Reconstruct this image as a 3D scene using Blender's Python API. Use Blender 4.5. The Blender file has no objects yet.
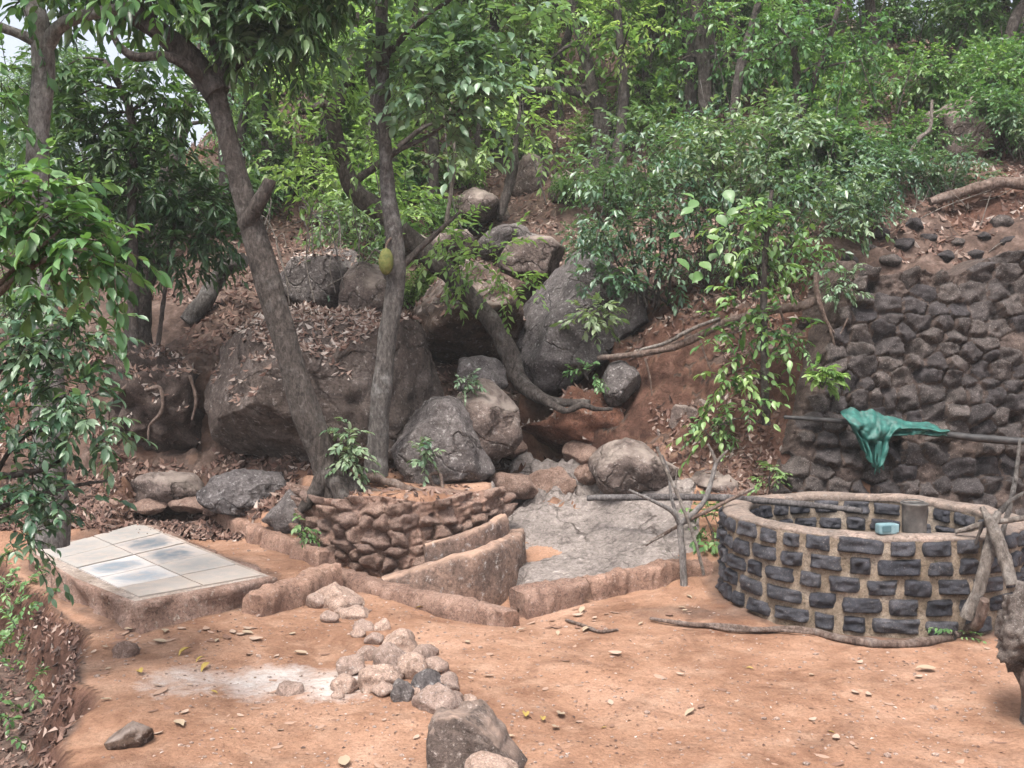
import bpy, bmesh, math, random
import numpy as np

# ------------------------------------------------------------------ camera, light
random.seed(11)
rng = np.random.default_rng(11)
SC = bpy.context.scene
COL = SC.collection
CAMZ, PITCH = 2.3, math.radians(2.0)
FPX = 1024 * 35.0 / 36.0
cam = bpy.data.cameras.new('camera'); cam.lens = 35; cam.sensor_width = 36
cam.clip_start = 0.05; cam.clip_end = 1000
cam_o = bpy.data.objects.new('camera', cam); COL.objects.link(cam_o)
cam_o.location = (0, 0, CAMZ); cam_o.rotation_euler = (math.pi / 2 - PITCH, 0, 0)
SC.camera = cam_o

SUN_EL, SUN_AZ = math.radians(62), math.radians(200)      # high, veiled morning sun from behind the viewer
W = bpy.data.worlds.new('World'); SC.world = W; W.use_nodes = True
nt = W.node_tree
sky = nt.nodes.new('ShaderNodeTexSky'); sky.sky_type = 'NISHITA'; sky.sun_disc = False
sky.sun_elevation = SUN_EL; sky.sun_rotation = SUN_AZ
sky.air_density = 0.7; sky.dust_density = 6.0; sky.ozone_density = 0.6
bg = nt.nodes['Background']; bg.inputs['Strength'].default_value = 0.13
hs = nt.nodes.new('ShaderNodeHueSaturation'); hs.inputs['Saturation'].default_value = .45
nt.links.new(sky.outputs['Color'], hs.inputs['Color']); nt.links.new(hs.outputs['Color'], bg.inputs['Color'])
sun = bpy.data.lights.new('sun', 'SUN'); sun.energy = 1.5; sun.angle = math.radians(14); sun.color = (1, .95, .87)
sun_o = bpy.data.objects.new('sun', sun); COL.objects.link(sun_o)
# direction towards the sun in the sky texture's convention
sd = (math.sin(SUN_AZ) * math.cos(SUN_EL), math.cos(SUN_AZ) * math.cos(SUN_EL), math.sin(SUN_EL))
from mathutils import Vector, Matrix
sun_o.rotation_euler = Vector(sd).to_track_quat('Z', 'Y').to_euler()
SC.view_settings.view_transform = 'Standard'; SC.view_settings.look = 'None'
SC.view_settings.gamma = 1; SC.view_settings.exposure = 1.63
SC.cycles.max_bounces = 6; SC.cycles.transparent_max_bounces = 4
SC.cycles.diffuse_bounces = 4

# ------------------------------------------------------------------ helpers
def at(px, py, Y):
    """world point on the pixel's ray at depth Y (metres along +Y)"""
    a = (px - 512) / FPX; b = (384 - py) / FPX
    dy = math.cos(PITCH) + b * math.sin(PITCH); dz = -math.sin(PITCH) + b * math.cos(PITCH)
    return np.array([a / dy * Y, Y, CAMZ + dz / dy * Y])

def hash3(ix, iy, iz, seed):
    h = (ix.astype(np.int64) * 374761393 + iy.astype(np.int64) * 668265263 + iz.astype(np.int64) * 1440662683 + seed * 974711) & 0xffffffff
    h = ((h ^ (h >> 13)) * 1274126177) & 0xffffffff
    h = (h ^ (h >> 16)) & 0xffffffff
    return h.astype(np.float64) / 4294967295.0
def vnoise(P, seed=0):
    P = np.asarray(P, float); I = np.floor(P).astype(np.int64); f = P - I; f = f * f * (3 - 2 * f)
    r = 0
    for dx in (0, 1):
        wx = f[..., 0] if dx else 1 - f[..., 0]
        for dy in (0, 1):
            wy = f[..., 1] if dy else 1 - f[..., 1]
            for dz in (0, 1):
                wz = f[..., 2] if dz else 1 - f[..., 2]
                r = r + wx * wy * wz * hash3(I[..., 0] + dx, I[..., 1] + dy, I[..., 2] + dz, seed)
    return r * 2 - 1
def fbm(P, octv=4, seed=0, gain=.5):
    P = np.asarray(P, float); a = 1; s = 0
    for o in range(octv):
        s = s + a * vnoise(P, seed + o * 17); P = P * 2.03 + 3.7; a *= gain
    return s
def unit(v):
    v = np.asarray(v, float); return v / np.maximum(np.linalg.norm(v, axis=-1, keepdims=True), 1e-9)
def sstep(a, b, x):
    t = np.clip((x - a) / (b - a), 0, 1); return t * t * (3 - 2 * t)

class MB:
    """collects polygons; build() links them as ONE mesh object"""
    def __init__(s): s.V = []; s.F = []; s.M = []; s.A = []; s.n = 0
    def add(s, V, F, m=0, var=None):
        V = np.asarray(V, float); F = np.asarray(F, np.int64)
        if len(F) == 0: return
        s.V.append(V); s.F.append(F + s.n); s.M.append(np.full(len(F), m, np.int32)); s.n += len(V)
        if var is None: var = np.full(len(F), rng.random())
        s.A.append(np.broadcast_to(np.asarray(var, float), (len(F),)))
    def build(s, name, mats, parent=None, smooth=True, loc=None):
        me = bpy.data.meshes.new(name)
        V = np.concatenate(s.V) if s.V else np.zeros((0, 3))
        base = np.zeros(3)
        if parent is not None and parent.get('_loc') is not None: base = np.array(parent['_loc'])
        if loc is not None: base = np.array(loc, float)
        V = V - base
        me.vertices.add(len(V)); me.vertices.foreach_set('co', V.ravel())
        loops = np.concatenate([f.ravel() for f in s.F]); sizes = np.concatenate([np.full(len(f), f.shape[1]) for f in s.F])
        me.loops.add(len(loops)); me.loops.foreach_set('vertex_index', loops.astype(np.int32))
        me.polygons.add(len(sizes))
        st = np.concatenate([[0], np.cumsum(sizes)[:-1]])
        me.polygons.foreach_set('loop_start', st.astype(np.int32)); me.polygons.foreach_set('loop_total', sizes.astype(np.int32))
        me.polygons.foreach_set('material_index', np.concatenate(s.M))
        me.polygons.foreach_set('use_smooth', np.full(len(sizes), bool(smooth)))
        at_ = me.attributes.new('var', 'FLOAT', 'FACE'); at_.data.foreach_set('value', np.concatenate(s.A))
        me.update(calc_edges=True); me.validate()
        if not isinstance(mats, (list, tuple)): mats = [mats]
        for m in mats: me.materials.append(m)
        o = bpy.data.objects.new(name, me); COL.objects.link(o)
        if parent is not None: o.parent = parent; o['_loc'] = [float(v) for v in base]
        elif loc is not None: o.location = loc
        return o

def tag(o, label=None, cat=None, group=None, kind=None):
    if label: o['label'] = label
    if cat: o['category'] = cat
    if group: o['group'] = group
    if kind: o['kind'] = kind
    return o
def thing(name, label, cat, loc=(0, 0, 0), group=None):
    o = bpy.data.objects.new(name, None); COL.objects.link(o); o.empty_display_size = .1
    o.location = [float(v) for v in loc]; o['_loc'] = [float(v) for v in loc]
    return tag(o, label, cat, group)
def dup(root, loc, rz=0., sc=1., label=None, group=None, tilt=(0, 0)):
    r = root.copy(); COL.objects.link(r)
    r.location = [float(v) for v in loc]; r.rotation_euler = (tilt[0], tilt[1], rz); r.scale = (sc, sc, sc)
    if label: r['label'] = label
    if group: r['group'] = group
    for ch in list(root.children):
        c = ch.copy(); COL.objects.link(c); c.parent = r
        for g in list(ch.children):
            d = g.copy(); COL.objects.link(d); d.parent = c
    return r

def spline(pts, n):
    P = np.asarray(pts, float); m = len(P)
    if m == 2: return P[0] + (P[1] - P[0]) * np.linspace(0, 1, n)[:, None]
    Q = np.vstack([2 * P[0] - P[1], P, 2 * P[-1] - P[-2]])
    u = np.linspace(0, m - 1, n); i = np.minimum(u.astype(int), m - 2); t = (u - i)[:, None]
    p0, p1, p2, p3 = Q[i], Q[i + 1], Q[i + 2], Q[i + 3]
    return .5 * (2 * p1 + (p2 - p0) * t + (2 * p0 - 5 * p1 + 4 * p2 - p3) * t ** 2 + (3 * p1 - p0 - 3 * p2 + p3) * t ** 3)
def tube(mb, pts, radii, n=16, seg=8, wob=.0, m=0, seed=0, var=None, cap=True):
    P = spline(pts, n)
    r = np.interp(np.linspace(0, 1, n), np.linspace(0, 1, len(radii)), radii)
    T = unit(np.gradient(P, axis=0)); ref = np.array([.13, .97, .2]) if abs(T[0, 1]) < .8 else np.array([.97, .1, .2])
    A = unit(np.cross(T, ref)); B = np.cross(T, A)
    th = np.linspace(0, 2 * math.pi, seg, endpoint=False)
    D = A[:, None] * np.cos(th)[None, :, None] + B[:, None] * np.sin(th)[None, :, None]
    rr = r[:, None] * np.ones(seg)
    V = P[:, None] + D * rr[..., None]
    if wob:
        nz = fbm(V / max(r.max(), .01) * .45, 3, seed); rr = rr * (1 + wob * nz); V = P[:, None] + D * rr[..., None]
    V = V.reshape(-1, 3)
    i = np.arange(n - 1)[:, None] * seg; j = np.arange(seg)[None]; k = (j + 1) % seg
    F = np.stack([i + j, i + k, i + seg + k, i + seg + j], -1).reshape(-1, 4)
    v = rng.random() if var is None else var
    mb.add(V, F, m, v)
    if cap:
        c = np.vstack([V[-seg:], P[-1]]); mb.add(c, [[q, (q + 1) % seg, seg] for q in range(seg)], m, v)
        c = np.vstack([V[:seg], P[0]]); mb.add(c, [[(q + 1) % seg, q, seg] for q in range(seg)], m, v)
    return P, r

_ico = {}
def ico(sub):
    if sub not in _ico:
        bm = bmesh.new(); bmesh.ops.create_icosphere(bm, subdivisions=sub, radius=1)
        _ico[sub] = (np.array([v.co[:] for v in bm.verts]), np.array([[v.index for v in f.verts] for f in bm.faces])); bm.free()
    return _ico[sub]
def rockgeo(c, size, seed, sub=4, planes=8, cut=(.62, .92), rough=.11, fine=.035, rot=0., box=0., xplanes=(), tilt=0.):
    r_ = np.random.default_rng(seed)
    V, F = ico(sub); P = V.copy()
    if box: P = np.sign(P) * np.abs(P) ** (1 - box); P = P / np.max(np.linalg.norm(P, axis=1)) * 1.12
    P = P * (1 + .22 * fbm(P * 1.1 + seed * 3.1, 2, seed)[:, None])
    N = unit(r_.normal(size=(planes, 3))); D = r_.uniform(*cut, planes)
    pl = [(n, d) for n, d in zip(N, D)] + [(unit(np.array(n, float)), d) for n, d in xplanes]
    for n, d in pl:
        e = P @ n - d; P = P - np.where(e > 0, e * .93, 0)[:, None] * n
    S = np.array(size, float); s = S.mean()
    P = P * S
    nrm = unit(P / S)
    P = P + nrm * (s * (rough * fbm(P / s * 1.7 + seed, 5, seed + 5) + fine * fbm(P / s * 7, 4, seed + 9)))[:, None]
    cz, sz = math.cos(rot), math.sin(rot); ct, st = math.cos(tilt), math.sin(tilt)
    P = P @ np.array([[ct, 0, -st], [0, 1, 0], [st, 0, ct]])
    P = P @ np.array([[cz, sz, 0], [-sz, cz, 0], [0, 0, 1]])
    return P + np.asarray(c, float), F

# ------------------------------------------------------------------ materials
def new_mat(name):
    m = bpy.data.materials.new(name); m.use_nodes = True
    t = m.node_tree; b = t.nodes['Principled BSDF']
    return m, t, b
def N(t, typ, **kw):
    n = t.nodes.new(typ)
    for k, v in kw.items():
        if hasattr(n, k): setattr(n, k, v)
        else: n.inputs[k].default_value = v
    return n
def ramp(t, fac, cols, pos=None):
    r = t.nodes.new('ShaderNodeValToRGB'); e = r.color_ramp.elements
    pos = pos or list(np.linspace(0, 1, len(cols)))
    while len(e) < len(cols): e.new(.5)
    for i, (c, p) in enumerate(zip(cols, pos)): e[i].position = p; e[i].color = (*c, 1)
    t.links.new(fac, r.inputs['Fac']); return r.outputs['Color']
def mix(t, fac, a, b, mode='MIX'):
    n = t.nodes.new('ShaderNodeMix'); n.data_type = 'RGBA'; n.blend_type = mode
    for s, v in ((n.inputs[0], fac), (n.inputs[6], a), (n.inputs[7], b)):
        if hasattr(v, 'links') or hasattr(v, 'is_linked'): t.links.new(v, s)
        elif isinstance(v, (int, float)): s.default_value = v
        else: s.default_value = (*v, 1)
    return n.outputs[2]
def noise(t, vec, scale, detail=6, rough=.6, dist=0.):
    n = t.nodes.new('ShaderNodeTexNoise'); n.inputs['Scale'].default_value = scale; n.inputs['Detail'].default_value = detail
    n.inputs['Roughness'].default_value = rough; n.inputs['Distortion'].default_value = dist
    if vec is not None: t.links.new(vec, n.inputs['Vector'])
    return n.outputs['Fac']
def coord(t): return t.nodes.new('ShaderNodeTexCoord').outputs['Object']
def bump(t, b, h, strength=.5, dist=.02):
    n = t.nodes.new('ShaderNodeBump'); n.inputs['Strength'].default_value = strength; n.inputs['Distance'].default_value = dist
    t.links.new(h, n.inputs['Height']); t.links.new(n.outputs['Normal'], b.inputs['Normal'])
def attr(t, name='var'):
    n = t.nodes.new('ShaderNodeAttribute'); n.attribute_name = name; return n
def math_(t, op, a, b=None):
    n = t.nodes.new('ShaderNodeMath'); n.operation = op
    for s, v in ((n.inputs[0], a), (n.inputs[1], b)):
        if v is None: continue
        if isinstance(v, (int, float)): s.default_value = v
        else: t.links.new(v, s)
    return n.outputs[0]

def stone_mat(name, cols, spots, spot_amt=.45, scale=3., rough=.9, bmp=.6, varmix=.35, dist=.03, top=None, crack=0):
    m, t, b = new_mat(name); c = coord(t)
    base = ramp(t, noise(t, c, scale, 8, .65, .4), cols, [.3 + .4 * i / (len(cols) - 1) for i in range(len(cols))])
    sp = ramp(t, noise(t, c, scale * 7, 5, .7), [(0, 0, 0), (1, 1, 1)], [.5 + .12 * (1 - spot_amt), .72])
    col = mix(t, sp, base, spots)
    fine = ramp(t, noise(t, c, scale * 16, 6, .8), [(.35, .33, .33), (1.0, 1.0, 1.0), (1.75, 1.72, 1.7)], [.3, .5, .72])
    col = mix(t, .8, col, fine, 'MULTIPLY')
    pit = ramp(t, noise(t, c, scale * 5, 7, .75, 1.2), [(.3, .28, .27), (1, 1, 1)], [.36, .5])
    col = mix(t, .7, col, pit, 'MULTIPLY')
    v = ramp(t, attr(t).outputs['Fac'], [(.55, .55, .6), (1.35, 1.28, 1.2)])
    col = mix(t, varmix, col, v, 'MULTIPLY')
    if crack:
        vo = t.nodes.new('ShaderNodeTexVoronoi'); vo.feature = 'DISTANCE_TO_EDGE'; vo.inputs['Scale'].default_value = crack
        nz = t.nodes.new('ShaderNodeTexNoise'); nz.inputs['Scale'].default_value = 2.2; nz.inputs['Detail'].default_value = 6; t.links.new(c, nz.inputs['Vector'])
        va = t.nodes.new('ShaderNodeVectorMath'); va.operation = 'MULTIPLY_ADD'; t.links.new(nz.outputs['Color'], va.inputs[0]); va.inputs[1].default_value = (.8, .8, .8); t.links.new(c, va.inputs[2]); t.links.new(va.outputs[0], vo.inputs['Vector'])
        ck = ramp(t, vo.outputs['Distance'], [(.28, .25, .24), (1, 1, 1)], [.0, .028]); ckm = ramp(t, noise(t, c, 1.7, 3), [(0, 0, 0), (1, 1, 1)], [.42, .6]); col = mix(t, ckm, col, mix(t, 1., col, ck, 'MULTIPLY'))
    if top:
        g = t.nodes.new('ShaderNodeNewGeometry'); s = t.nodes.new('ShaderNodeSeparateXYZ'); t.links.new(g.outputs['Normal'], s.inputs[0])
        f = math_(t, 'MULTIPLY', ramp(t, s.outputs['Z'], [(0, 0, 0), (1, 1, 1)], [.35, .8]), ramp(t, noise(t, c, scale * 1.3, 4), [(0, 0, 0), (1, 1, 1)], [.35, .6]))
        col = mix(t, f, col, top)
    t.links.new(col, b.inputs['Base Color']); b.inputs['Roughness'].default_value = rough
    b.inputs['Specular IOR Level'].default_value = .25
    h = math_(t, 'ADD', noise(t, c, scale * 4, 9, .75, .6), math_(t, 'MULTIPLY', noise(t, c, scale * 18, 5, .75), .45))
    if crack: h = math_(t, 'ADD', h, math_(t, 'MULTIPLY', ck, .8))
    bump(t, b, h, min(1, bmp * 1.2), dist * 1.8); return m
def bark_mat(name, cols, spots=(.3, .29, .27), amt=.4):
    m, t, b = new_mat(name); c = coord(t)
    mp = t.nodes.new('ShaderNodeMapping'); mp.inputs['Scale'].default_value = (1, 1, .42); t.links.new(c, mp.inputs['Vector']); v = mp.outputs[0]
    base = ramp(t, noise(t, v, 22, 8, .7, .8), cols, [.32 + .36 * i / (len(cols) - 1) for i in range(len(cols))])
    sp = ramp(t, noise(t, c, 6, 5, .65), [(0, 0, 0), (1, 1, 1)], [.52, .66])
    col = mix(t, math_(t, 'MULTIPLY', sp, amt), base, spots)
    t.links.new(col, b.inputs['Base Color']); b.inputs['Roughness'].default_value = .9; b.inputs['Specular IOR Level'].default_value = .2
    col2 = mix(t, .85, col, ramp(t, noise(t, v, 34, 7, .8, .5), [(.3, .28, .27), (1, 1, 1), (1.6, 1.58, 1.55)], [.32, .5, .7]), 'MULTIPLY'); t.links.new(col2, b.inputs['Base Color'])
    bump(t, b, math_(t, 'ADD', noise(t, v, 30, 8, .8, .6), noise(t, c, 12, 6, .7)), 1., .045); return m
def leaf_mat(name, cols, trans=.35, rough=.42, spec=.5, tcol=(.12, .25, .03)):
    m, t, b = new_mat(name)
    col = ramp(t, attr(t).outputs['Fac'], cols)
    oi = t.nodes.new('ShaderNodeObjectInfo')
    tint = ramp(t, oi.outputs['Random'], [(.75, .85, .8), (1.2, 1.1, .9)])
    col = mix(t, 1., col, tint, 'MULTIPLY')
    t.links.new(col, b.inputs['Base Color']); b.inputs['Roughness'].default_value = rough; b.inputs['Specular IOR Level'].default_value = spec
    tr = t.nodes.new('ShaderNodeBsdfTranslucent'); t.links.new(mix(t, .5, mix(t, 1., col, (1.6, 1.6, .9), 'MULTIPLY'), tcol), tr.inputs['Color'])
    ms = t.nodes.new('ShaderNodeMixShader'); ms.inputs[0].default_value = trans
    t.links.new(b.outputs[0], ms.inputs[1]); t.links.new(tr.outputs[0], ms.inputs[2])
    t.links.new(ms.outputs[0], t.nodes['Material Output'].inputs['Surface']); return m
def plain(name, cols, scale=12., rough=.6, bmp=.2, spec=.4, dist=.01):
    m, t, b = new_mat(name); c = coord(t)
    t.links.new(ramp(t, noise(t, c, scale, 6, .65), cols, [.3 + .4 * i / max(1, len(cols) - 1) for i in range(len(cols))]), b.inputs['Base Color'])
    b.inputs['Roughness'].default_value = rough; b.inputs['Specular IOR Level'].default_value = spec
    bump(t, b, noise(t, c, scale * 4, 5), bmp, dist); return m

M = {}
M['boulder'] = stone_mat('boulder_stone', [(.065, .05, .046), (.13, .10, .09), (.21, .17, .155)], (.40, .36, .34), .45, 2.4, bmp=.9, top=(.3, .25, .22), crack=0.9)
M['brownrock'] = stone_mat('brown_boulder_stone', [(.04, .028, .023), (.095, .062, .047), (.165, .12, .10)], (.33, .285, .26), .35, 2.2, bmp=.95, top=(.33, .27, .24), crack=0.8)
M['bigrock'] = stone_mat('dark_weathered_boulder', [(.04, .03, .027), (.10, .078, .068), (.18, .15, .138)], (.33, .30, .285), .4, 2.0, bmp=1., crack=0.7)
M['greyrock'] = stone_mat('grey_boulder_stone', [(.075, .066, .067), (.135, .12, .118), (.21, .19, .185)], (.48, .46, .45), .5, 2.6, bmp=.95, crack=0.9)
M['laterite'] = stone_mat('laterite_stone', [(.14, .09, .072), (.25, .17, .138), (.34, .25, .21)], (.42, .345, .30), .35, 5, bmp=.8)
M['drystone'] = stone_mat('dark_wall_stone', [(.042, .037, .037), (.088, .077, .076), (.155, .138, .135)], (.35, .325, .315), .5, 8, varmix=.95, bmp=.9)
M['basalt'] = stone_mat('basalt_block', [(.018, .019, .025), (.038, .04, .05), (.075, .076, .09)], (.2, .185, .175), .3, 8, rough=.5, varmix=.8, dist=.015)
M['mortar'] = stone_mat('sandy_mortar', [(.10, .078, .055), (.21, .168, .128), (.32, .275, .23)], (.095, .092, .055), .3, 4, dist=.015)
M['coping'] = stone_mat('rim_plaster', [(.11, .09, .078), (.19, .15, .128), (.30, .225, .19)], (.14, .135, .13), .6, 2.6, dist=.012, bmp=.5)
M['yardstone'] = stone_mat('yard_stone', [(.18, .13, .105), (.28, .205, .17), (.36, .285, .245)], (.48, .43, .40), .4, 6, dist=.012)
M['kerb'] = stone_mat('red_kerb_plaster', [(.13, .078, .06), (.215, .135, .103), (.30, .20, .155)], (.37, .29, .25), .35, 3.5, bmp=.5, dist=.02)
M['spout'] = stone_mat('stained_plaster', [(.075, .056, .05), (.165, .112, .09), (.28, .19, .15)], (.36, .34, .33), .45, 2.2, bmp=.5, dist=.012, top=(.33, .22, .165))
M['concrete'] = stone_mat('dusty_concrete', [(.17, .135, .11), (.245, .205, .178), (.30, .265, .24)], (.38, .35, .33), .3, 2., bmp=.2, dist=.006)
M['slabside'] = stone_mat('earthy_concrete', [(.12, .08, .06), (.22, .14, .11), (.34, .25, .21)], (.4, .35, .3), .35, 3., bmp=.6)
M['rockslab'] = stone_mat('bedrock', [(.11, .095, .09), (.18, .158, .148), (.25, .22, .205)], (.34, .31, .295), .35, 1.6, bmp=.6, crack=1.1)
M['bark'] = bark_mat('brown_grey_bark', [(.03, .025, .023), (.072, .06, .054), (.135, .115, .105)], (.22, .205, .195))
M['bark2'] = bark_mat('pale_grey_bark', [(.05, .044, .042), (.10, .09, .085), (.175, .16, .15)], (.29, .285, .28), .5)
M['darkbark'] = bark_mat('dark_bark', [(.03, .025, .024), (.065, .054, .05), (.12, .10, .09)], (.2, .19, .18), .4)
M['deadwood'] = bark_mat('weathered_wood', [(.09, .075, .066), (.18, .155, .138), (.29, .26, .235)], (.4, .38, .36), .4)
M['stumpbark'] = stone_mat('flaky_stump_bark', [(.06, .048, .043), (.17, .142, .13), (.29, .255, .235)], (.46, .43, .41), .5, 9, bmp=1., dist=.03)
M['palebark'] = bark_mat('pale_bark', [(.10, .088, .085), (.19, .175, .168), (.30, .28, .27)], (.36, .355, .35), .5)
M['root'] = bark_mat('root_bark', [(.085, .058, .048), (.16, .115, .096), (.26, .20, .17)], (.32, .28, .26), .4)
M['leafdark'] = leaf_mat('dark_leaf', [(.018, .045, .024), (.04, .09, .045), (.07, .13, .065), (.115, .18, .105)], .3, .36)
M['leafmid'] = leaf_mat('green_leaf', [(.045, .11, .045), (.085, .18, .07), (.13, .24, .10), (.19, .30, .14)], .35, .4)
M['leafblue'] = leaf_mat('blue_green_leaf', [(.045, .10, .07), (.085, .16, .105), (.135, .215, .15), (.20, .28, .21)], .3, .35, .6)
M['leaflight'] = leaf_mat('lime_leaf', [(.085, .17, .06), (.14, .25, .09), (.20, .32, .125), (.28, .40, .18)], .45, .45, tcol=(.20, .36, .07))
M['leafpale'] = leaf_mat('pale_grey_green_leaf', [(.12, .19, .12), (.18, .26, .17), (.25, .33, .23)], .35, .35, .6)

M['drycore'] = stone_mat('wall_earth', [(.04, .03, .026), (.085, .063, .055), (.15, .115, .10)], (.3, .24, .2), .3, 5, bmp=.7)
M['redearth'] = stone_mat('red_earth', [(.10, .05, .035), (.20, .095, .065), (.30, .165, .12)], (.30, .22, .19), .3, 3, bmp=.8, dist=.04)
# ground: yard dirt, red bank soil, dark humus (carrying the slope's canopy shade too) and an ash patch, mixed by the 'mask' attribute
def ground_mat():
    m, t, b = new_mat('ground_soil'); c = coord(t)
    a = t.nodes.new('ShaderNodeAttribute'); a.attribute_name = 'mask'
    s = t.nodes.new('ShaderNodeSeparateColor'); t.links.new(a.outputs['Color'], s.inputs[0])
    dirt = ramp(t, noise(t, c, .9, 8, .6, .3), [(.185, .10, .065), (.258, .148, .098), (.325, .203, .145)], [.32, .5, .68])
    pale = ramp(t, noise(t, c, 3.2, 6, .6), [(0, 0, 0), (1, 1, 1)], [.5, .75])
    dirt = mix(t, math_(t, 'MULTIPLY', pale, .45), dirt, (.42, .295, .22))
    dirt = mix(t, .8, dirt, ramp(t, noise(t, c, 1.7, 7, .7, .8), [(.50, .44, .42), (.95, .93, .92), (1.16, 1.18, 1.2)], [.33, .5, .67]), 'MULTIPLY')
    fine = ramp(t, noise(t, c, 42, 6, .8), [(.5, .48, .47), (1, 1, 1), (1.4, 1.4, 1.4)], [.3, .5, .72])
    dirt = mix(t, .7, dirt, fine, 'MULTIPLY')
    red = ramp(t, noise(t, c, 2.2, 8, .65, .5), [(.055, .03, .024), (.13, .068, .05), (.22, .125, .095)], [.3, .5, .7])
    red = mix(t, .85, red, ramp(t, noise(t, c, 9, 8, .8, .6), [(.3, .27, .26), (1, 1, 1), (1.6, 1.6, 1.6)], [.34, .5, .7]), 'MULTIPLY')
    hum_shade = ramp(t, noise(t, c, 5, 8, .7), [(.035, .025, .022), (.085, .058, .047), (.16, .118, .10)], [.3, .5, .72])
    hum_shade = mix(t, .7, hum_shade, ramp(t, noise(t, c, 30, 4, .7), [(.6, .6, .6), (1.35, 1.3, 1.3)], [.3, .7]), 'MULTIPLY')
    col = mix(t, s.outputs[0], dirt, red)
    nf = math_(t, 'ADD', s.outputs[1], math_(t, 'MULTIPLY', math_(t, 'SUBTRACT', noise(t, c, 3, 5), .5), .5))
    col = mix(t, ramp(t, nf, [(0, 0, 0), (1, 1, 1)], [.35, .65]), col, hum_shade)
    na = math_(t, 'ADD', s.outputs[2], math_(t, 'MULTIPLY', math_(t, 'SUBTRACT', noise(t, c, 5, 8, .75, .4), .5), 1.5))
    col = mix(t, ramp(t, na, [(0, 0, 0), (1, 1, 1)], [.38, 1.]), col, (.47, .435, .415))
    t.links.new(col, b.inputs['Base Color']); b.inputs['Roughness'].default_value = .95; b.inputs['Specular IOR Level'].default_value = .15
    h = math_(t, 'ADD', noise(t, c, 9, 8, .65), math_(t, 'MULTIPLY', noise(t, c, 70, 4, .7), .25))
    h = math_(t, 'ADD', h, math_(t, 'MULTIPLY', math_(t, 'MULTIPLY', noise(t, c, 6, 9, .8, .8), s.outputs[0]), 4.))
    bump(t, b, h, .9, .045); return m
M['ground'] = ground_mat()
def flake_mat(name, cols):
    m, t, b = new_mat(name)
    t.links.new(ramp(t, attr(t).outputs['Fac'], cols), b.inputs['Base Color'])
    b.inputs['Roughness'].default_value = .7; b.inputs['Specular IOR Level'].default_value = .3; return m
M['litter'] = flake_mat('dead_leaf', [(.045, .027, .022), (.11, .06, .047), (.17, .105, .082), (.25, .185, .155), (.40, .345, .31)])
M['fallen'] = flake_mat('fallen_leaf', [(.10, .055, .04), (.20, .115, .082), (.32, .22, .165), (.27, .215, .175), (.27, .195, .05)])

# ------------------------------------------------------------------ terrain
TY = np.array([0, 5, 7, 8, 9, 9.5, 10, 10.5, 11, 11.5, 12, 12.5, 13, 14, 15, 18, 22, 28, 40, 70, 170.])
TPX = np.array([-300, 0, 100, 200, 300, 400, 500, 600, 700, 800, 900, 1024, 1300.])
TT = (TPX - 512) / FPX
#       0    5    7    8    9   9.5   10  10.5  11  11.5  12  12.5  13   14   15   18   22   28   40   70  170
TZ = np.array([
 [0,   0,   0,   0,   0,  .05, .10, .15, .25, .35, .45, .6,  .8, 1.0, 1.3, 2.0, 2.8, 3.0, 3.0, 3.0, 3.0],   # -300
 [0,   0,   0,   0,   0,  .05, .10, .20, .30, .40, .55, .8, 1.2, 1.6, 2.0, 3.1, 4.0, 4.3, 4.5, 4.5, 4.5],   # 0
 [0,   0,   0,   0,   0,  .05, .10, .20, .35, .45, .8, 1.4, 2.0, 2.5, 3.1, 4.6, 5.6, 6.0, 6.2, 6.2, 6.2],   # 100
 [0,   0,   0,   0,   0,  .05, .10, .15, .30, .40, .55, .9, 2.0, 2.7, 3.3, 5.0, 6.6, 7.6, 8.5, 9., 9.],   # 200
 [0,   0,   0,   0,   0,   0,  .05, .35, .65, .75, .85, 1.1, 1.7, 2.7, 3.3, 5.0, 7.4, 10.8, 15., 18., 18.], # 300
 [0,   0,   0,   0,   0,   0,   0,  .55, .80, .85, .90, 1.1, 1.5, 2.3, 3.0, 5.0, 7.5, 11.3, 17., 21., 21.], # 400
 [0,   0,   0,   0, -.05,-.05, .02, .10, .22, .36, .50, .62, .78, 2.0, 2.6, 4.6, 7.2, 11.3, 18., 23., 23.], # 500
 [0,   0,   0,   0,   0,   0,  .08, .18, .32, .50, .75, 1.5, 2.2, 2.8, 3.3, 5.2, 8.0, 12.2, 18., 23., 23.], # 600
 [0,   0,   0,   0,   0,  .08, .20, .38, .62, .95, 1.9, 2.7, 3.0, 3.5, 4.0, 6.0, 8.8, 12.3, 18., 22., 22.], # 700
 [0,   0,   0,   0,   0,  .05, .15, .30, .55, 1.7, 2.5, 2.9, 3.3, 3.9, 4.4, 6.4, 9.0, 11.8, 16., 20., 20.], # 800
 [0,   0,   0,   0,   0,  .02, .10, .20, .42, 1.5, 2.9, 3.1, 3.3, 4.1, 4.8, 6.8, 9.0, 10.8, 14., 16., 16.],  # 900
 [0,   0,   0,   0,   0,  .02, .10, .20, .42, 1.5, 2.9, 3.15, 3.4, 4.4, 5.2, 7.0, 9.0, 10.6, 13., 15., 15.],   # 1024
 [0,   0,   0,   0,   0,  .02, .10, .20, .42, 1.5, 2.9, 3.15, 3.4, 4.4, 5.2, 7.0, 9.0, 10.6, 13., 15., 15.]])
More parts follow.
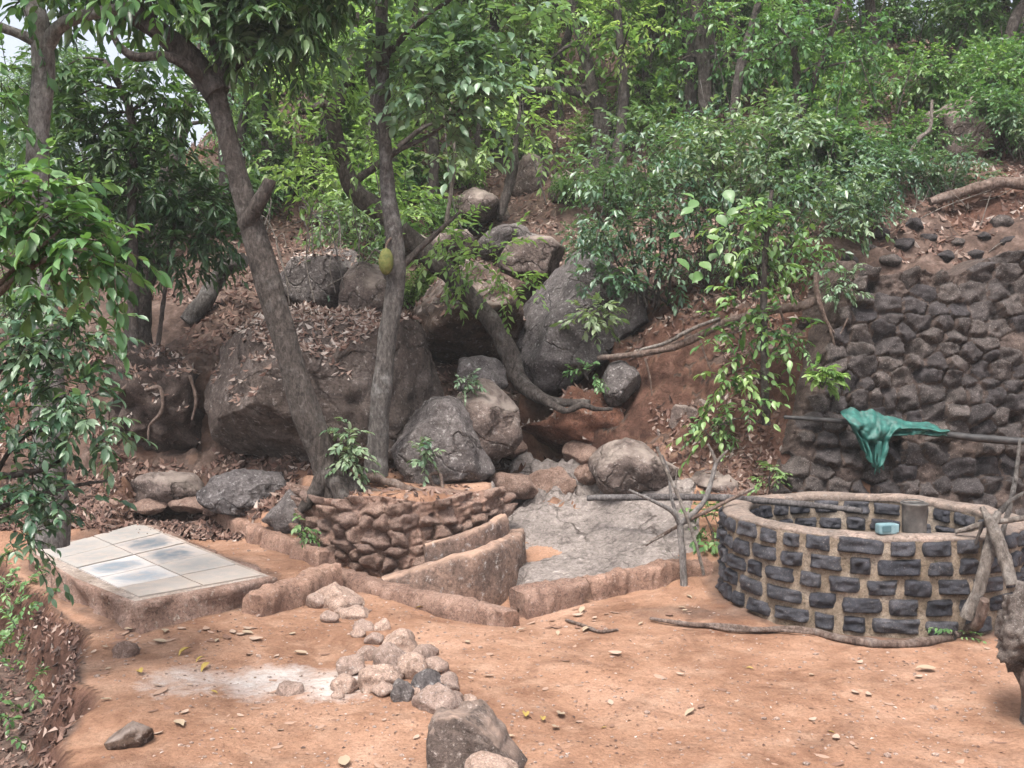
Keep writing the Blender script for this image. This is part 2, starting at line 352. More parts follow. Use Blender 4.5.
def tz(x, y):
    y = np.clip(y, 0, 169.9); t = np.clip(x / np.maximum(y, 3), TT[0], TT[-1] - 1e-6)
    i = np.clip(np.searchsorted(TT, t, 'right') - 1, 0, len(TT) - 2); j = np.clip(np.searchsorted(TY, y, 'right') - 1, 0, len(TY) - 2)
    a = (t - TT[i]) / (TT[i + 1] - TT[i]); b = (y - TY[j]) / (TY[j + 1] - TY[j])
    return (TZ[i, j] * (1 - a) + TZ[i + 1, j] * a) * (1 - b) + (TZ[i, j + 1] * (1 - a) + TZ[i + 1, j + 1] * a) * b
def polydist(x, y, poly):
    """signed distance to a polygon, positive inside"""
    P = np.asarray(poly, float); Q = np.roll(P, -1, 0); d = np.full(x.shape, 1e9); ins = np.zeros(x.shape, bool)
    for (ax, ay), (bx, by) in zip(P, Q):
        ex, ey = bx - ax, by - ay; u = np.clip(((x - ax) * ex + (y - ay) * ey) / (ex * ex + ey * ey), 0, 1)
        d = np.minimum(d, np.hypot(x - ax - u * ex, y - ay - u * ey))
        c = ((ay > y) != (by > y)) & (x < (bx - ax) * (y - ay) / (by - ay + 1e-12) + ax); ins ^= c
    return np.where(ins, d, -d)
def atz(px, py, z):
    d = at(px, py, 1.0); k = (z - CAMZ) / (d[2] - CAMZ); return np.array([d[0] * k, k])
ZS = .245
SLAB = [tuple(atz(x, y, ZS)) for x, y in ((135, 604), (277, 577), (142, 521), (28, 552), (72, 579))]
_i = [tuple(np.array(p) + (np.mean(SLAB, 0) - p) * .3) for p in SLAB]
PLAT = [_i[0], (SLAB[1][0] - .05, SLAB[1][1] + .05), (-1.75, 9.4), (-3.75, 12.1), (-4.5, 12.0), _i[3], _i[4]]
TERR = [(-2.3, 10.75), (-2.0, 10.25), (-1.5, 10.0), (-.9, 9.95), (-.5, 10.15), (-.2, 10.6), (-.1, 11.2), (-.35, 11.6), (-2.5, 11.6)]
CHAN = [(-1.2, 9.55), (-.02, 8.5), (.15, 9.6), (.2, 10.2), (-.2, 9.9), (-.6, 9.65)]
EDGE = np.array([(-2.1, 3.), (-2.3, 4.5), (-2.55, 6), (-2.95, 7), (-3.35, 8), (-4.2, 9), (-5.1, 10), (-6.5, 11.5)])
def H(x, y):
    x = np.asarray(x, float); y = np.asarray(y, float)
    z = 0; k = 0
    for dx in (-1, 0, 1):
        for dy in (-1, 0, 1):
            r = .13 + np.clip(y - 13, 0, 30) * .05
            z = z + tz(x + dx * r, y + dy * r); k += 1
    z = z / k
    z = z + (.2 - z) * sstep(-.10, .04, polydist(x, y, PLAT)) 
    z = np.where(polydist(x, y, TERR) > -.2, z + (np.maximum(z, .80) - z) * sstep(-.05, .12, polydist(x, y, TERR)), z)
    z = z - .22 * sstep(0, .15, polydist(x, y, CHAN))
    ex = np.interp(y, EDGE[:, 1], EDGE[:, 0]) + .12 * vnoise(np.stack([y * 2.2, y * 0, y * 0], -1), 3)
    z = z - .55 * sstep(.05, .42, ex - x) * sstep(12.5, 10., y)
    P = np.stack([x, y, x * 0], -1)
    rough = .012 + .10 * sstep(11.2, 12.6, y) + .2 * sstep(16, 30, y) + .07 * sstep(0, .5, ex - x)
    z = z + .02 * sstep(4, 6, y) * sstep(11, 9, y) * vnoise(P * 2.3 + 9, 12) + rough * fbm(P * np.array([1.6, 1.6, 1]), 4, 21) + .006 * fbm(P * 9, 3, 5) + .03 * sstep(4, 8, y) * vnoise(P * .7, 2) * (y < 11)
    # the little cave at the foot of the bank
    cv = np.hypot((x - .62) / .62, (y - 13.0) / .75); z = np.where(y < 13.8, z + (np.minimum(z, .72) - z) * sstep(1.15, .8, cv), z)
    # crumbly earth banks get a vertical grain
    s = sstep(11.2, 11.8, y) * sstep(15, 13.2, y)
    z = z + s * (.16 * fbm(np.stack([x * 2.2, y * 5, x * 0], -1), 4, 77) + .05 * fbm(np.stack([x * 9, y * 12, x * 0], -1), 3, 78))
    return z
def axis(lo, hi, step, far, g=1.12):
    a = list(np.arange(lo, hi + 1e-6, step)); s = step
    while a[-1] < far[1]: s = min(s * g, 4); a.append(a[-1] + s)
    s = step
    while a[0] > far[0]: s = min(s * g, 4); a.insert(0, a[0] - s)
    return np.array(a)
def grid_faces(nx, ny):
    i = np.arange(ny - 1)[:, None] * nx + np.arange(nx - 1)[None]
    return np.stack([i, i + 1, i + nx + 1, i + nx], -1).reshape(-1, 4)
gx = axis(-6, 6.3, .045, (-66, 66), 1.05); gy = axis(4.6, 14.5, .045, (-20, 100), 1.03)
X, Yg = np.meshgrid(gx, gy); Z = H(X, Yg)
def Hq(x, y):
    x = np.clip(np.asarray(x, float), gx[0], gx[-1] - 1e-6); y = np.clip(np.asarray(y, float), gy[0], gy[-1] - 1e-6)
    i = np.searchsorted(gx, x, 'right') - 1; j = np.searchsorted(gy, y, 'right') - 1
    a = (x - gx[i]) / (gx[i + 1] - gx[i]); b = (y - gy[j]) / (gy[j + 1] - gy[j])
    return (Z[j, i] * (1 - a) + Z[j, i + 1] * a) * (1 - b) + (Z[j + 1, i] * (1 - a) + Z[j + 1, i + 1] * a) * b
def hz(x, y): return float(Hq(np.array([x]), np.array([y]))[0])
_Y = np.concatenate([np.arange(4.5, 16, .02), np.arange(16, 60, .1)])
def on(px, py, y0=4.5):
    """first hit of the pixel's ray with the terrain"""
    Y = _Y[_Y >= y0 - 1e-6]; d = at(px, py, 1.0) - np.array([0, 0, CAMZ])
    P = np.array([0, 0, CAMZ]) + Y[:, None] * d
    hit = np.nonzero(P[:, 2] <= Hq(P[:, 0], P[:, 1]))[0]
    return P[hit[0]] if len(hit) else P[-1]
mb = MB(); mb.add(np.stack([X, Yg, Z], -1).reshape(-1, 3), grid_faces(len(gx), len(gy)))
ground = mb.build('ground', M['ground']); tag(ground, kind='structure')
gzx = np.gradient(Z, gx, axis=1); gzy = np.gradient(Z, gy, axis=0); steep = np.hypot(gzx, gzy)
ex = np.interp(Yg, EDGE[:, 1], EDGE[:, 0])
pxg = 512 + X / np.maximum(Yg, 1) * FPX
red = sstep(10.6, 11.3, Yg) * sstep(14.2, 13.2, Yg) * sstep(.9, 1.5, steep) * np.where(pxg > 520, 1, .45) * sstep(880, 830, pxg)
red = np.maximum(red, sstep(.35, .1, np.hypot((pxg - 985) / 60, (Yg - 14.2) / .8) - .5))
red = np.maximum(red, sstep(.4, .9, steep) * sstep(-.2, .1, ex - X) * sstep(.8, .3, ex - X))
hum_shade = np.maximum(sstep(11.0, 12.2, Yg), sstep(.1, .5, ex - X))  # humus; on the slope its dark tone also paints in the canopy shade
hum_shade = np.maximum(hum_shade, .75 * sstep(10.9, 11.4, Yg) * (pxg < 330))
hum_shade = np.maximum(hum_shade, .85 * sstep(-.05, .2, ex - X))
hum_shade = np.maximum(hum_shade, .55 * sstep(1., 0, np.hypot((X - 1.6) / 1.7, (Yg - 8.6) / .7)))
hum_shade = np.maximum(hum_shade, .55 * sstep(1.62, 1.38, np.hypot(X - 3.27, Yg - 9.18)))
hum_shade = np.maximum(hum_shade, .5 * sstep(.25, .05, -polydist(X, Yg, SLAB)))
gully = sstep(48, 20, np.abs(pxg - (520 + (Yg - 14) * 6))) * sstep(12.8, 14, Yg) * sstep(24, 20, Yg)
hum_shade = np.maximum(hum_shade, gully) 
hum_shade = hum_shade * (1 - .9 * red) * (1 - sstep(0, .1, polydist(X, Yg, TERR)) * .75)
pa = [on(px, 682) for px in (190, 270, 335)]
ash = 0
for p, r in zip(pa, (.55, .5, .5)): ash = np.maximum(ash, sstep(1.25, .2, np.hypot((X - p[0]) / r, (Yg - p[1]) / (1.1 * r))) * (.62 + .25 * (p is not pa[0])))
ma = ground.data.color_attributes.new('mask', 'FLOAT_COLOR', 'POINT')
ma.data.foreach_set('color', np.stack([red, hum_shade, ash + X * 0, X * 0 + 1], -1).ravel().astype(np.float32))

# humid morning air
hb = MB(); c8 = np.array([(x, y, z) for x in (-68, 68) for y in (-22, 102) for z in (-4.5, 36)], float)
hb.add(c8, [[0, 1, 3, 2], [4, 6, 7, 5], [0, 4, 5, 1], [2, 3, 7, 6], [0, 2, 6, 4], [1, 5, 7, 3]])
hm, ht, hbs = new_mat('humid_air'); ht.nodes.remove(hbs); pv = ht.nodes.new('ShaderNodeVolumePrincipled'); pv.inputs['Density'].default_value = .0011
pv.inputs['Color'].default_value = (.92, .95, .97, 1); ht.links.new(pv.outputs[0], ht.nodes['Material Output'].inputs['Volume'])
tag(hb.build('haze', hm, smooth=False), 'thin pale morning haze in the wooded valley', 'haze', kind='stuff')

# bedrock slope between the walls
poly = [at(512, 600, 9.1)[:2], at(600, 585, 9.55)[:2], at(705, 562, 10.1)[:2], at(700, 500, 11.2)[:2], at(600, 480, 12.2)[:2], at(560, 455, 12.9)[:2], at(505, 470, 12.6)[:2], at(490, 500, 11.6)[:2], at(508, 540, 10.4)[:2]]
bx = np.arange(-.5, 2.4, .025); by = np.arange(8.9, 13.2, .025); BX, BY = np.meshgrid(bx, by)
P = np.stack([BX, BY, BX * 0], -1)
bd = polydist(BX + .1 * fbm(P * 2, 3, 4), BY + .1 * fbm(P * 2, 3, 9), poly)
led = fbm(P * np.array([.8, 1.7, 1]), 3, 31); led = np.round(led * 5) / 5 * .6 + led * .4
BZ = H(BX, BY) + .03 + .05 * led + .02 * fbm(P * 6, 3, 8) - .4 * sstep(.05, -.12, bd)
F = grid_faces(len(bx), len(by)); keep = (bd.ravel()[F] > -.2).all(1)
mb = MB(); mb.add(np.stack([BX, BY, BZ], -1).reshape(-1, 3), F[keep])
tag(mb.build('bedrock', M['rockslab']), kind='structure')

# ------------------------------------------------------------------ masonry
def stone(mb, c, u, n, v, w, h, d, seed, sub=3, box=.42, rough=.17, m=0):
    r_ = np.random.default_rng(seed); V, F = ico(sub); P = np.sign(V) * np.abs(V) ** (1 - box); P = P / 1.05
    for k in range(6):
        nn = unit(r_.normal(size=3) * np.array([1, .55, 1])); e = P @ nn - r_.uniform(.62, .98); P = P - np.where(e > 0, e * .9, 0)[:, None] * nn
    P = P * (1 + rough * fbm(P * 1.6 + seed * 1.7, 3, seed)[:, None]) + unit(P) * (.10 * fbm(P * 3.5 + seed, 4, seed))[:, None]
    a = r_.uniform(-.3, .3); ca, sa = math.cos(a), math.sin(a)
    x = (P[:, 0] * ca - P[:, 2] * sa) * w / 2; z = (P[:, 0] * sa + P[:, 2] * ca) * h / 2; y = P[:, 1] * d
    mb.add(c + x[:, None] * u + y[:, None] * n + z[:, None] * v, F, m, r_.random())
class Path:
    def __init__(s, pts):
        s.P = spline(np.asarray(pts, float), 200); s.L = np.concatenate([[0], np.cumsum(np.linalg.norm(np.diff(s.P, axis=0), axis=1))]); s.len = s.L[-1]
    def __call__(s, l):
        p = np.array([np.interp(l, s.L, s.P[:, k]) for k in range(s.P.shape[1])])
        q = np.array([np.interp(min(l + .05, s.len), s.L, s.P[:, k]) for k in range(s.P.shape[1])]); o = np.array([np.interp(max(l - .05, 0), s.L, s.P[:, k]) for k in range(s.P.shape[1])])
        t = unit(q - o); return p, t
def cell_wall(mb, path, z0, topf, batter, rowh, wr, depth, seed, left=None, res=.018, joint=.035, flat=1.3, ragged=.05, earth=.4):
    """a packed rubble face: one relief surface, every cell a stone with its own depth, tilt and broken faces; joints sit back"""
    r_ = np.random.default_rng(seed); sd = []; z = z0 - .1; zmax = max(topf(l) for l in np.linspace(0, path.len, 40)) + .3
    while z < zmax:
        h = r_.uniform(*rowh); l = r_.uniform(-.2, 0)
        while l < path.len + .2:
            w = r_.uniform(*wr) * (1.5 if r_.random() < .12 else 1) * (.6 if r_.random() < .15 else 1); sd.append((l + w / 2, z + h / 2 + r_.uniform(-.2, .2) * h + .05 * math.sin(l * 2.3 + z * 2))); l += w
        z += h
    sd = np.array(sd); n = len(sd)
    ls = np.arange(0, path.len, res); zs = np.arange(z0 - .1, zmax, res); Lg, Zg = np.meshgrid(ls, zs); sh = Lg.shape
    P2 = np.stack([Lg.ravel(), Zg.ravel()], -1); P3 = np.stack([P2[:, 0], P2[:, 1] * flat, P2[:, 0] * 0 + seed], -1)
    Q = P2 + np.stack([fbm(P3 * 4.5, 3, seed), fbm(P3 * 4.5, 3, seed + 7)], -1) * .028 + np.stack([fbm(P3 * 17, 2, seed), fbm(P3 * 17, 2, seed + 7)], -1) * .008
    sc = np.array([1, flat]); wgt = r_.uniform(-.03, .03, n); f1 = np.empty(len(Q)); f2 = np.empty(len(Q)); ix = np.empty(len(Q), int)
    for a in range(0, len(Q), 6000):
        d = np.linalg.norm((Q[a:a + 6000, None] - sd[None]) * sc, axis=-1) + wgt; o = np.argpartition(d, 1, axis=1)[:, :2]; dd = np.take_along_axis(d, o, 1); q = dd.argsort(1)
        o = np.take_along_axis(o, q, 1); dd = np.take_along_axis(dd, q, 1); f1[a:a + 6000], f2[a:a + 6000], ix[a:a + 6000] = dd[:, 0], dd[:, 1], o[:, 0]
    gap = f2 - f1; jn = .8 * sstep(0.006, joint, gap) + .2 * sstep(.0, joint * 3, gap)
    off = r_.uniform(.45, 1.25, n); tlt = r_.normal(size=(n, 2)) * .6; t2 = r_.normal(size=(n, 2)) * 1.0; var = r_.random(n); buried = r_.random(n) < earth * .25
    rel = P2 - sd[ix]
    fac = np.minimum((rel * tlt[ix]).sum(1), .03 + (rel * t2[ix]).sum(1))
    top = np.array([topf(l) for l in ls])[None].repeat(len(zs), 0).ravel(); tops = np.array([topf(np.clip(c[0], 0, path.len)) for c in sd])
    ok = (sd[:, 1] < tops + ragged * r_.normal(size=n)) & ((sd[:, 0] > np.array([left(c[1]) for c in sd])) if left else True)
    hgt = jn * (depth * off[ix] + .75 * fac + .02) * np.where(buried[ix], .3, 1) + .022 * fbm(P3 * 11, 4, seed + 2) * (.4 + jn) + .05 * fbm(P3 * 1.6, 3, seed + 9)
    hgt = np.where(ok[ix], hgt, -.03 + .06 * fbm(P3 * 5, 5, seed + 4, .6) + .04 * np.abs(fbm(P3 * 13, 3, seed + 8)))
    over = np.clip(P2[:, 1] - top, 0, 1); hgt = hgt * (1 - .6 * sstep(0, .1, over)) - over * 2.2
    if left is not None:
        lf = np.array([left(z) for z in zs])[:, None].repeat(len(ls), 1).ravel(); hgt = hgt - .45 * sstep(.05, .3, lf - P2[:, 0])
    # position on the path
    pp = np.array([np.interp(ls, path.L, path.P[:, k]) for k in range(2)]).T; tt = unit(np.gradient(pp, axis=0)); nn = np.stack([tt[:, 1], -tt[:, 0]], -1)
    bk = (Zg - z0) * batter; hg = hgt.reshape(sh)
    V = np.stack([pp[None, :, 0] + nn[None, :, 0] * (hg - bk), pp[None, :, 1] + nn[None, :, 1] * (hg - bk), Zg - .9 * over.reshape(sh) + .3 * np.clip(hg, -.1, 1)], -1).reshape(-1, 3)
    F = grid_faces(sh[1], sh[0]); keep = (P2[F, 1] - top[F] < .3).any(1)
    if left is not None: keep &= (lf[F] - P2[F, 0] < .4).any(1)
    F = F[keep]; f0 = F[:, 0]
    mud = (jn[f0] < .28) | ~ok[ix[f0]] | buried[ix[f0]]
    mb.add(V, F, 0, np.where(mud, .5, var[ix[f0]])); mb.M[-1][:] = mud.astype(np.int32)

# retaining wall behind the well
rw = Path([(2.7, 11.05), (3.6, 10.95), (4.8, 10.9), (6.2, 10.85), (7.8, 10.7)])
wl = thing('retaining_wall', 'tall dry stone retaining wall of dark rounded stones behind the round well', 'stone wall', (4.5, 10.95, .4))
def rtop(l): return 2.82 + .48 * sstep(.2, 1.2, l) + .12 * math.sin(l * 2.3) + .05 * math.sin(l * 7)
def rleft(z): return .12 + (z - .4) * .42
mb = MB(); cell_wall(mb, rw, .38, rtop, .26, (.16, .23), (.18, .36), .085, 5, rleft, .016, .03, 1.25, .08, .25)
mb.build('stonework', [M['drystone'], M['drycore']], wl)

# dry stone terrace carrying the two trunks
tp = Path([(-2.45, 10.95), (-2.28, 10.5), (-1.95, 10.12), (-1.5, 9.88), (-.95, 9.85), (-.52, 10.02), (-.2, 10.42), (-.08, 10.95)])
te = thing('terrace_wall', 'low curved terrace wall of reddish stones under the leaning tree', 'stone wall', (-1.3, 9.9, 0))
mb = MB(); cell_wall(mb, tp, -.1, lambda l: .80 + .03 * math.sin(5 * l), .08, (.10, .16), (.12, .28), .085, 8, None, .013, .04, 1.35, .03, 1.)
mb.build('stonework', [M['laterite'], M['slabside']], te)

def ribbon(mb, pts, w, z0, z1, seed, n=60, rough=.03, m=0, taper=None, rnd=.3):
    """a low wall along plan points: rounded top, rough faces. z0/z1 scalars or lists along it"""
    P = spline(np.asarray(pts, float), n); T = unit(np.gradient(P, axis=0)); Nn = np.stack([T[:, 1], -T[:, 0]], -1)
    u = np.linspace(0, 1, n); a = np.interp(u, np.linspace(0, 1, len(np.atleast_1d(z0))), np.atleast_1d(z0)); b = np.interp(u, np.linspace(0, 1, len(np.atleast_1d(z1))), np.atleast_1d(z1))
    prof = [(1, 0), (1.0, .25), (.98, .5), (.96, .75), (.9, .93), (.7, 1), (.35, 1.01), (0, 1.0), (-.35, 1.01), (-.7, 1), (-.9, .93), (-.96, .75), (-.98, .5), (-1, .25), (-1, 0)]
    V = []
    for i in range(n):
        for s, h in prof: V.append([P[i, 0] + Nn[i, 0] * s * w / 2, P[i, 1] + Nn[i, 1] * s * w / 2, a[i] + (b[i] - a[i]) * h])
    V = np.array(V); k = len(prof)
    V += np.stack([fbm(V * 5, 4, seed), fbm(V * 5, 4, seed + 3), .7 * fbm(V * 4, 4, seed + 6)], -1) * rough + np.stack([fbm(V * 19, 2, seed), fbm(V * 19, 2, seed + 3), fbm(V * 19, 2, seed + 6)], -1) * rough * .25
    mb.add(V, grid_faces(k, n)); 
    for q in (0, n - 1):
        E = V[q * k:(q + 1) * k]; c = E.mean(0); mb.add(np.vstack([E, c]), [[j, j + 1, k] if q else [j + 1, j, k] for j in range(k - 1)])
mb = MB(); ribbon(mb, [(-1.78, 9.72), (-1.2, 9.22), (-.6, 8.72), (-.02, 8.32)], .19, -.3, [.14, .12, .13, .09], 3, 90, .045)
tag(mb.build('mud_kerb', M['kerb'], loc=(-.9, 9, 0)), 'long straight reddish mud kerb running in front of the terrace wall', 'kerb')
mb = MB(); ribbon(mb, [(.06, 8.78), (.35, 8.95), (.62, 9.12)], .26, -.3, [.16, .2, .19], 13, 40, .05)
tag(mb.build('mud_kerb', M['kerb'], loc=(.3, 9, 0)), 'short broken kerb block at the gap where the channel comes out', 'kerb')
mb = MB(); ribbon(mb, [(.68, 9.2), (1.25, 9.5), (1.95, 9.8)], .2, -.2, [.17, .21, .22], 23, 60, .05)
tag(mb.build('mud_kerb', M['kerb'], loc=(1.3, 9.5, 0)), 'reddish kerb along the foot of the grey bedrock, left of the well', 'kerb')
mb = MB(); ribbon(mb, [(-1.8, 9.5), (-2.3, 10.2), (-2.9, 11.0), (-3.75, 12.2)], .2, 0, [.36, .36, .38, .42], 33, 90, .045)
tag(mb.build('mud_kerb', M['kerb'], loc=(-2.6, 10.6, 0)), 'narrow uneven kerb between the concrete cover and the big boulder', 'kerb')
mb = MB(); ribbon(mb, [(-2.2, 8.42), (-1.98, 8.85), (-1.72, 9.4)], .22, -.5, [.22, .25, .26], 43, 40, .04)
tag(mb.build('mud_kerb', M['kerb'], loc=(-1.9, 8.9, 0)), 'stub of rough kerb joining the corner of the concrete cover', 'kerb')
# curved plastered spout wall below the terrace
mb = MB(); ribbon(mb, [(-1.25, 9.5), (-.95, 9.5), (-.6, 9.55), (-.25, 9.78), (.0, 10.15), (.05, 10.45)], .2, -.4, [.10, .19, .29, .35, .39, .41], 53, 80, .022)
tag(mb.build('channel_wall', M['spout'], loc=(-.5, 9.6, 0)), 'curved plastered channel wall sweeping round below the terrace stones', 'channel wall')
mb = MB(); ribbon(mb, [(-.85, 9.72), (-.5, 9.8), (-.25, 10.0), (-.08, 10.3)], .12, -.2, [.38, .48, .55, .6], 63, 50, .02)
tag(mb.build('channel_step', M['spout'], loc=(-.5, 9.8, 0)), 'thin plaster step between the terrace stones and the channel wall', 'step')

# ------------------------------------------------------------------ the round well
WC = np.array([3.27, 9.12]); WR, WI, WH = 1.31, 1.06, .80
wz = hz(*WC)
well = thing('stone_well', 'round open well of black stone blocks in pale mortar', 'well', (WC[0], WC[1], 0))
def cyl(mb, r, z0, z1, seed, n=160, k=22, amp=.012, flip=False):
    th = np.linspace(0, 2 * math.pi, n + 1); zz = np.linspace(z0, z1, k); T, Zz = np.meshgrid(th, zz)
    Pn = np.stack([np.cos(T) * 3, np.sin(T) * 3, Zz * 2.2], -1); rr = r + amp * fbm(Pn * 2.5, 4, seed)
    V = np.stack([WC[0] + rr * np.cos(T), WC[1] + rr * np.sin(T), Zz], -1).reshape(-1, 3); F = grid_faces(n + 1, k)
    mb.add(V, F[:, ::-1] if flip else F, 0, .5)
mb = MB(); cyl(mb, WR - .012, -.15, WH - .015, 1); cyl(mb, WI + .012, -1.2, WH - .015, 2, flip=True); mb.build('mortar', M['mortar'], well)
def block(mb, th, dth, z, h, r, out, seed):
    r_ = np.random.default_rng(seed); nu, nv = 17, 13
    u = np.linspace(-1, 1, nu); v = np.linspace(-1, 1, nv); U, Vv = np.meshgrid(u, v)
    lens = (1 - np.abs(U) ** 9) * (1 - np.abs(Vv) ** 9)
    gx_, gz_ = r_.normal(size=2) * .35; fac = np.maximum(U * gx_ + Vv * gz_, U * r_.normal() * .4 + Vv * r_.normal() * .4 - .1)
    tl = r_.uniform(-.05, .05)
    nz = 1.3 * fbm(np.stack([U * 1.6 + seed, Vv * 1.4, U * 0], -1), 4, seed)
    jit = .09 * fbm(np.stack([U * 1.1, Vv * 1.1 + seed * 2.3, U * 0], -1), 2, seed + 4)
    T = th + U * dth / 2 * (1 + jit - .03 * Vv ** 2); Zz = z + Vv * h / 2 * (1 + jit - .03 * U ** 2) + tl * U * h
    R_ = r + out * (-.02 + lens * (.046 + .012 * nz + .022 * fac))
    mb.add(np.stack([WC[0] + R_ * np.cos(T), WC[1] + R_ * np.sin(T), Zz], -1).reshape(-1, 3), grid_faces(nu, nv) if out > 0 else grid_faces(nu, nv)[:, ::-1], 0, r_.random())
mb = MB(); sd_ = 0
for row in range(5):
    z = .05 + row * .158 + .04; th = rng.uniform(0, .3); end = th + 2 * math.pi
    while th < end - .1:
        w = rng.choice([.17, .20, .23, .26, .30]) * rng.uniform(.92, 1.08); w = min(w, end - th); sd_ += 1
        block(mb, th + w / 2, w - .042, z + rng.uniform(-.008, .008), .134 * rng.uniform(.86, 1.05), WR, 1, sd_); th += w
for row in range(6):
    z = WH - .12 - row * .165; th = rng.uniform(0, .3); end = th + 2 * math.pi
    while th < end - .1:
        w = min(rng.uniform(.2, .32), end - th); sd_ += 1
        block(mb, th + w / 2, w - .04, z, .125 * rng.uniform(.9, 1.06), WI, -1, sd_); th += w
mb.build('stone_blocks', M['basalt'], well)
mb = MB(); th = np.linspace(0, 2 * math.pi, 181); prof = [(WI + .005, WH - .05), (WI - .005, WH - .012), (WI + .02, WH + .005), (WI + .07, WH + .012), (WI + .14, WH + .015), (WI + .2, WH + .01), (WR - .03, WH + .004), (WR - .006, WH - .008), (WR - .012, WH - .03)]
V = []
for a in th:
    for r, z in prof: V.append((WC[0] + r * math.cos(a), WC[1] + r * math.sin(a), z))
V = np.array(V); V[:-len(prof), 2] += (.016 * fbm(V * 3.5, 4, 71))[:-len(prof)]; V[-len(prof):] = V[:len(prof)]
mb.add(V, grid_faces(len(prof), len(th))); mb.build('rim', M['coping'], well)
mb = MB(); a = np.linspace(0, 2 * math.pi, 48, endpoint=False); mb.add(np.vstack([np.stack([WC[0] + 1.15 * np.cos(a), WC[1] + 1.15 * np.sin(a), a * 0 - .9], -1), [[WC[0], WC[1], -.9]]]), [[i, (i + 1) % 48, 48] for i in range(48)])
wm, t_, b_ = new_mat('dark_water'); b_.inputs['Base Color'].default_value = (.02, .025, .02, 1); b_.inputs['Roughness'].default_value = .05
# the ground inside the shaft is opened
mb.build('water', wm, well)
inside = (np.hypot(X - WC[0], Yg - WC[1]) < 1.22).ravel()
me = ground.data; co = np.empty(len(me.vertices) * 3, np.float32); me.vertices.foreach_get('co', co); co = co.reshape(-1, 3); co[inside, 2] = -1.15; me.vertices.foreach_set('co', co.ravel()); me.update()

# ------------------------------------------------------------------ concrete cover
cs = thing('concrete_cover', 'low concrete tank cover with dusty bluish panels beside the dirt yard', 'tank cover', (-3.2, 9.2, .1))
sp = np.array(SLAB); cen = sp.mean(0)
q = []
for i in range(5):
    a, b = sp[i], sp[(i + 1) % 5]
    for s in np.linspace(0, 1, 40, endpoint=False): q.append(a + (b - a) * s)
q = np.array(q); n_ = len(q)
rings = [(1.06, -.75), (1.05, -.3), (1.03, -.02), (1.01, ZS - .2), (1.0, ZS - .1), (1.012, ZS - .05), (1.01, ZS - .01), (1.0, ZS), (.95, ZS + .002)]
V = []
for f, z in rings:
    for p in q: V.append([*(cen + (p - cen) * f), z])
V = np.array(V); jag = np.stack([fbm(V * 4, 4, 5), fbm(V * 4, 4, 8), .25 * fbm(V * 6, 3, 9)], -1) * .06; V = V + jag * (np.arange(len(V)) < n_ * 8)[:, None]
F = []
for r in range(len(rings) - 1):
    for i in range(n_): F.append([r * n_ + i, r * n_ + (i + 1) % n_, (r + 1) * n_ + (i + 1) % n_, (r + 1) * n_ + i])
mb = MB(); mb.add(V, F); c0 = (len(rings) - 1) * n_
mb.add(np.vstack([V[c0:], [[*cen, ZS]]]), [[i, (i + 1) % n_, n_] for i in range(n_)], 1)
mb.build('plinth', [M['slabside'], M['concrete']], cs)
def panel_mat(name, core, edge, px_):
    m, t, b = new_mat(name); c = coord(t)
    g = t.nodes.new('ShaderNodeUVMap'); s = t.nodes.new('ShaderNodeSeparateXYZ'); t.links.new(g.outputs[0], s.inputs[0])
    d = math_(t, 'MULTIPLY', math_(t, 'MULTIPLY', math_(t, 'SINE', math_(t, 'MULTIPLY', s.outputs[0], 3.1416)), math_(t, 'SINE', math_(t, 'MULTIPLY', s.outputs[1], 3.1416))), 1.)
    d = math_(t, 'ADD', d, math_(t, 'MULTIPLY', math_(t, 'SUBTRACT', noise(t, c, 3.4, 8, .7, .5), .5), 2.2))
    f = ramp(t, d, [(0, 0, 0), (1, 1, 1)], [.05, .75])
    col = mix(t, f, edge, core)
    col = mix(t, ramp(t, noise(t, c, 7, 6, .7), [(0, 0, 0), (.6, .6, .6)], [.45, .75]), col, (.40, .31, .255))
    t.links.new(col, b.inputs['Base Color']); b.inputs['Roughness'].default_value = .62; bump(t, b, noise(t, c, 40, 5), .12, .005); return m
DUST = (.27, .24, .215); PALE = (.36, .345, .34)
PM = {'sand': panel_mat('sandy_panel', (.255, .235, .22), DUST, 0), 'blue': panel_mat('blue_grey_panel', (.20, .23, .26), PALE, 0),
      'dark': panel_mat('dark_stained_panel', (.095, .115, .135), (.29, .265, .25), 0), 'grey': panel_mat('grey_panel', (.22, .215, .21), (.27, .255, .24), 0), 'mid': panel_mat('mid_blue_panel', (.15, .18, .21), PALE, 0)}
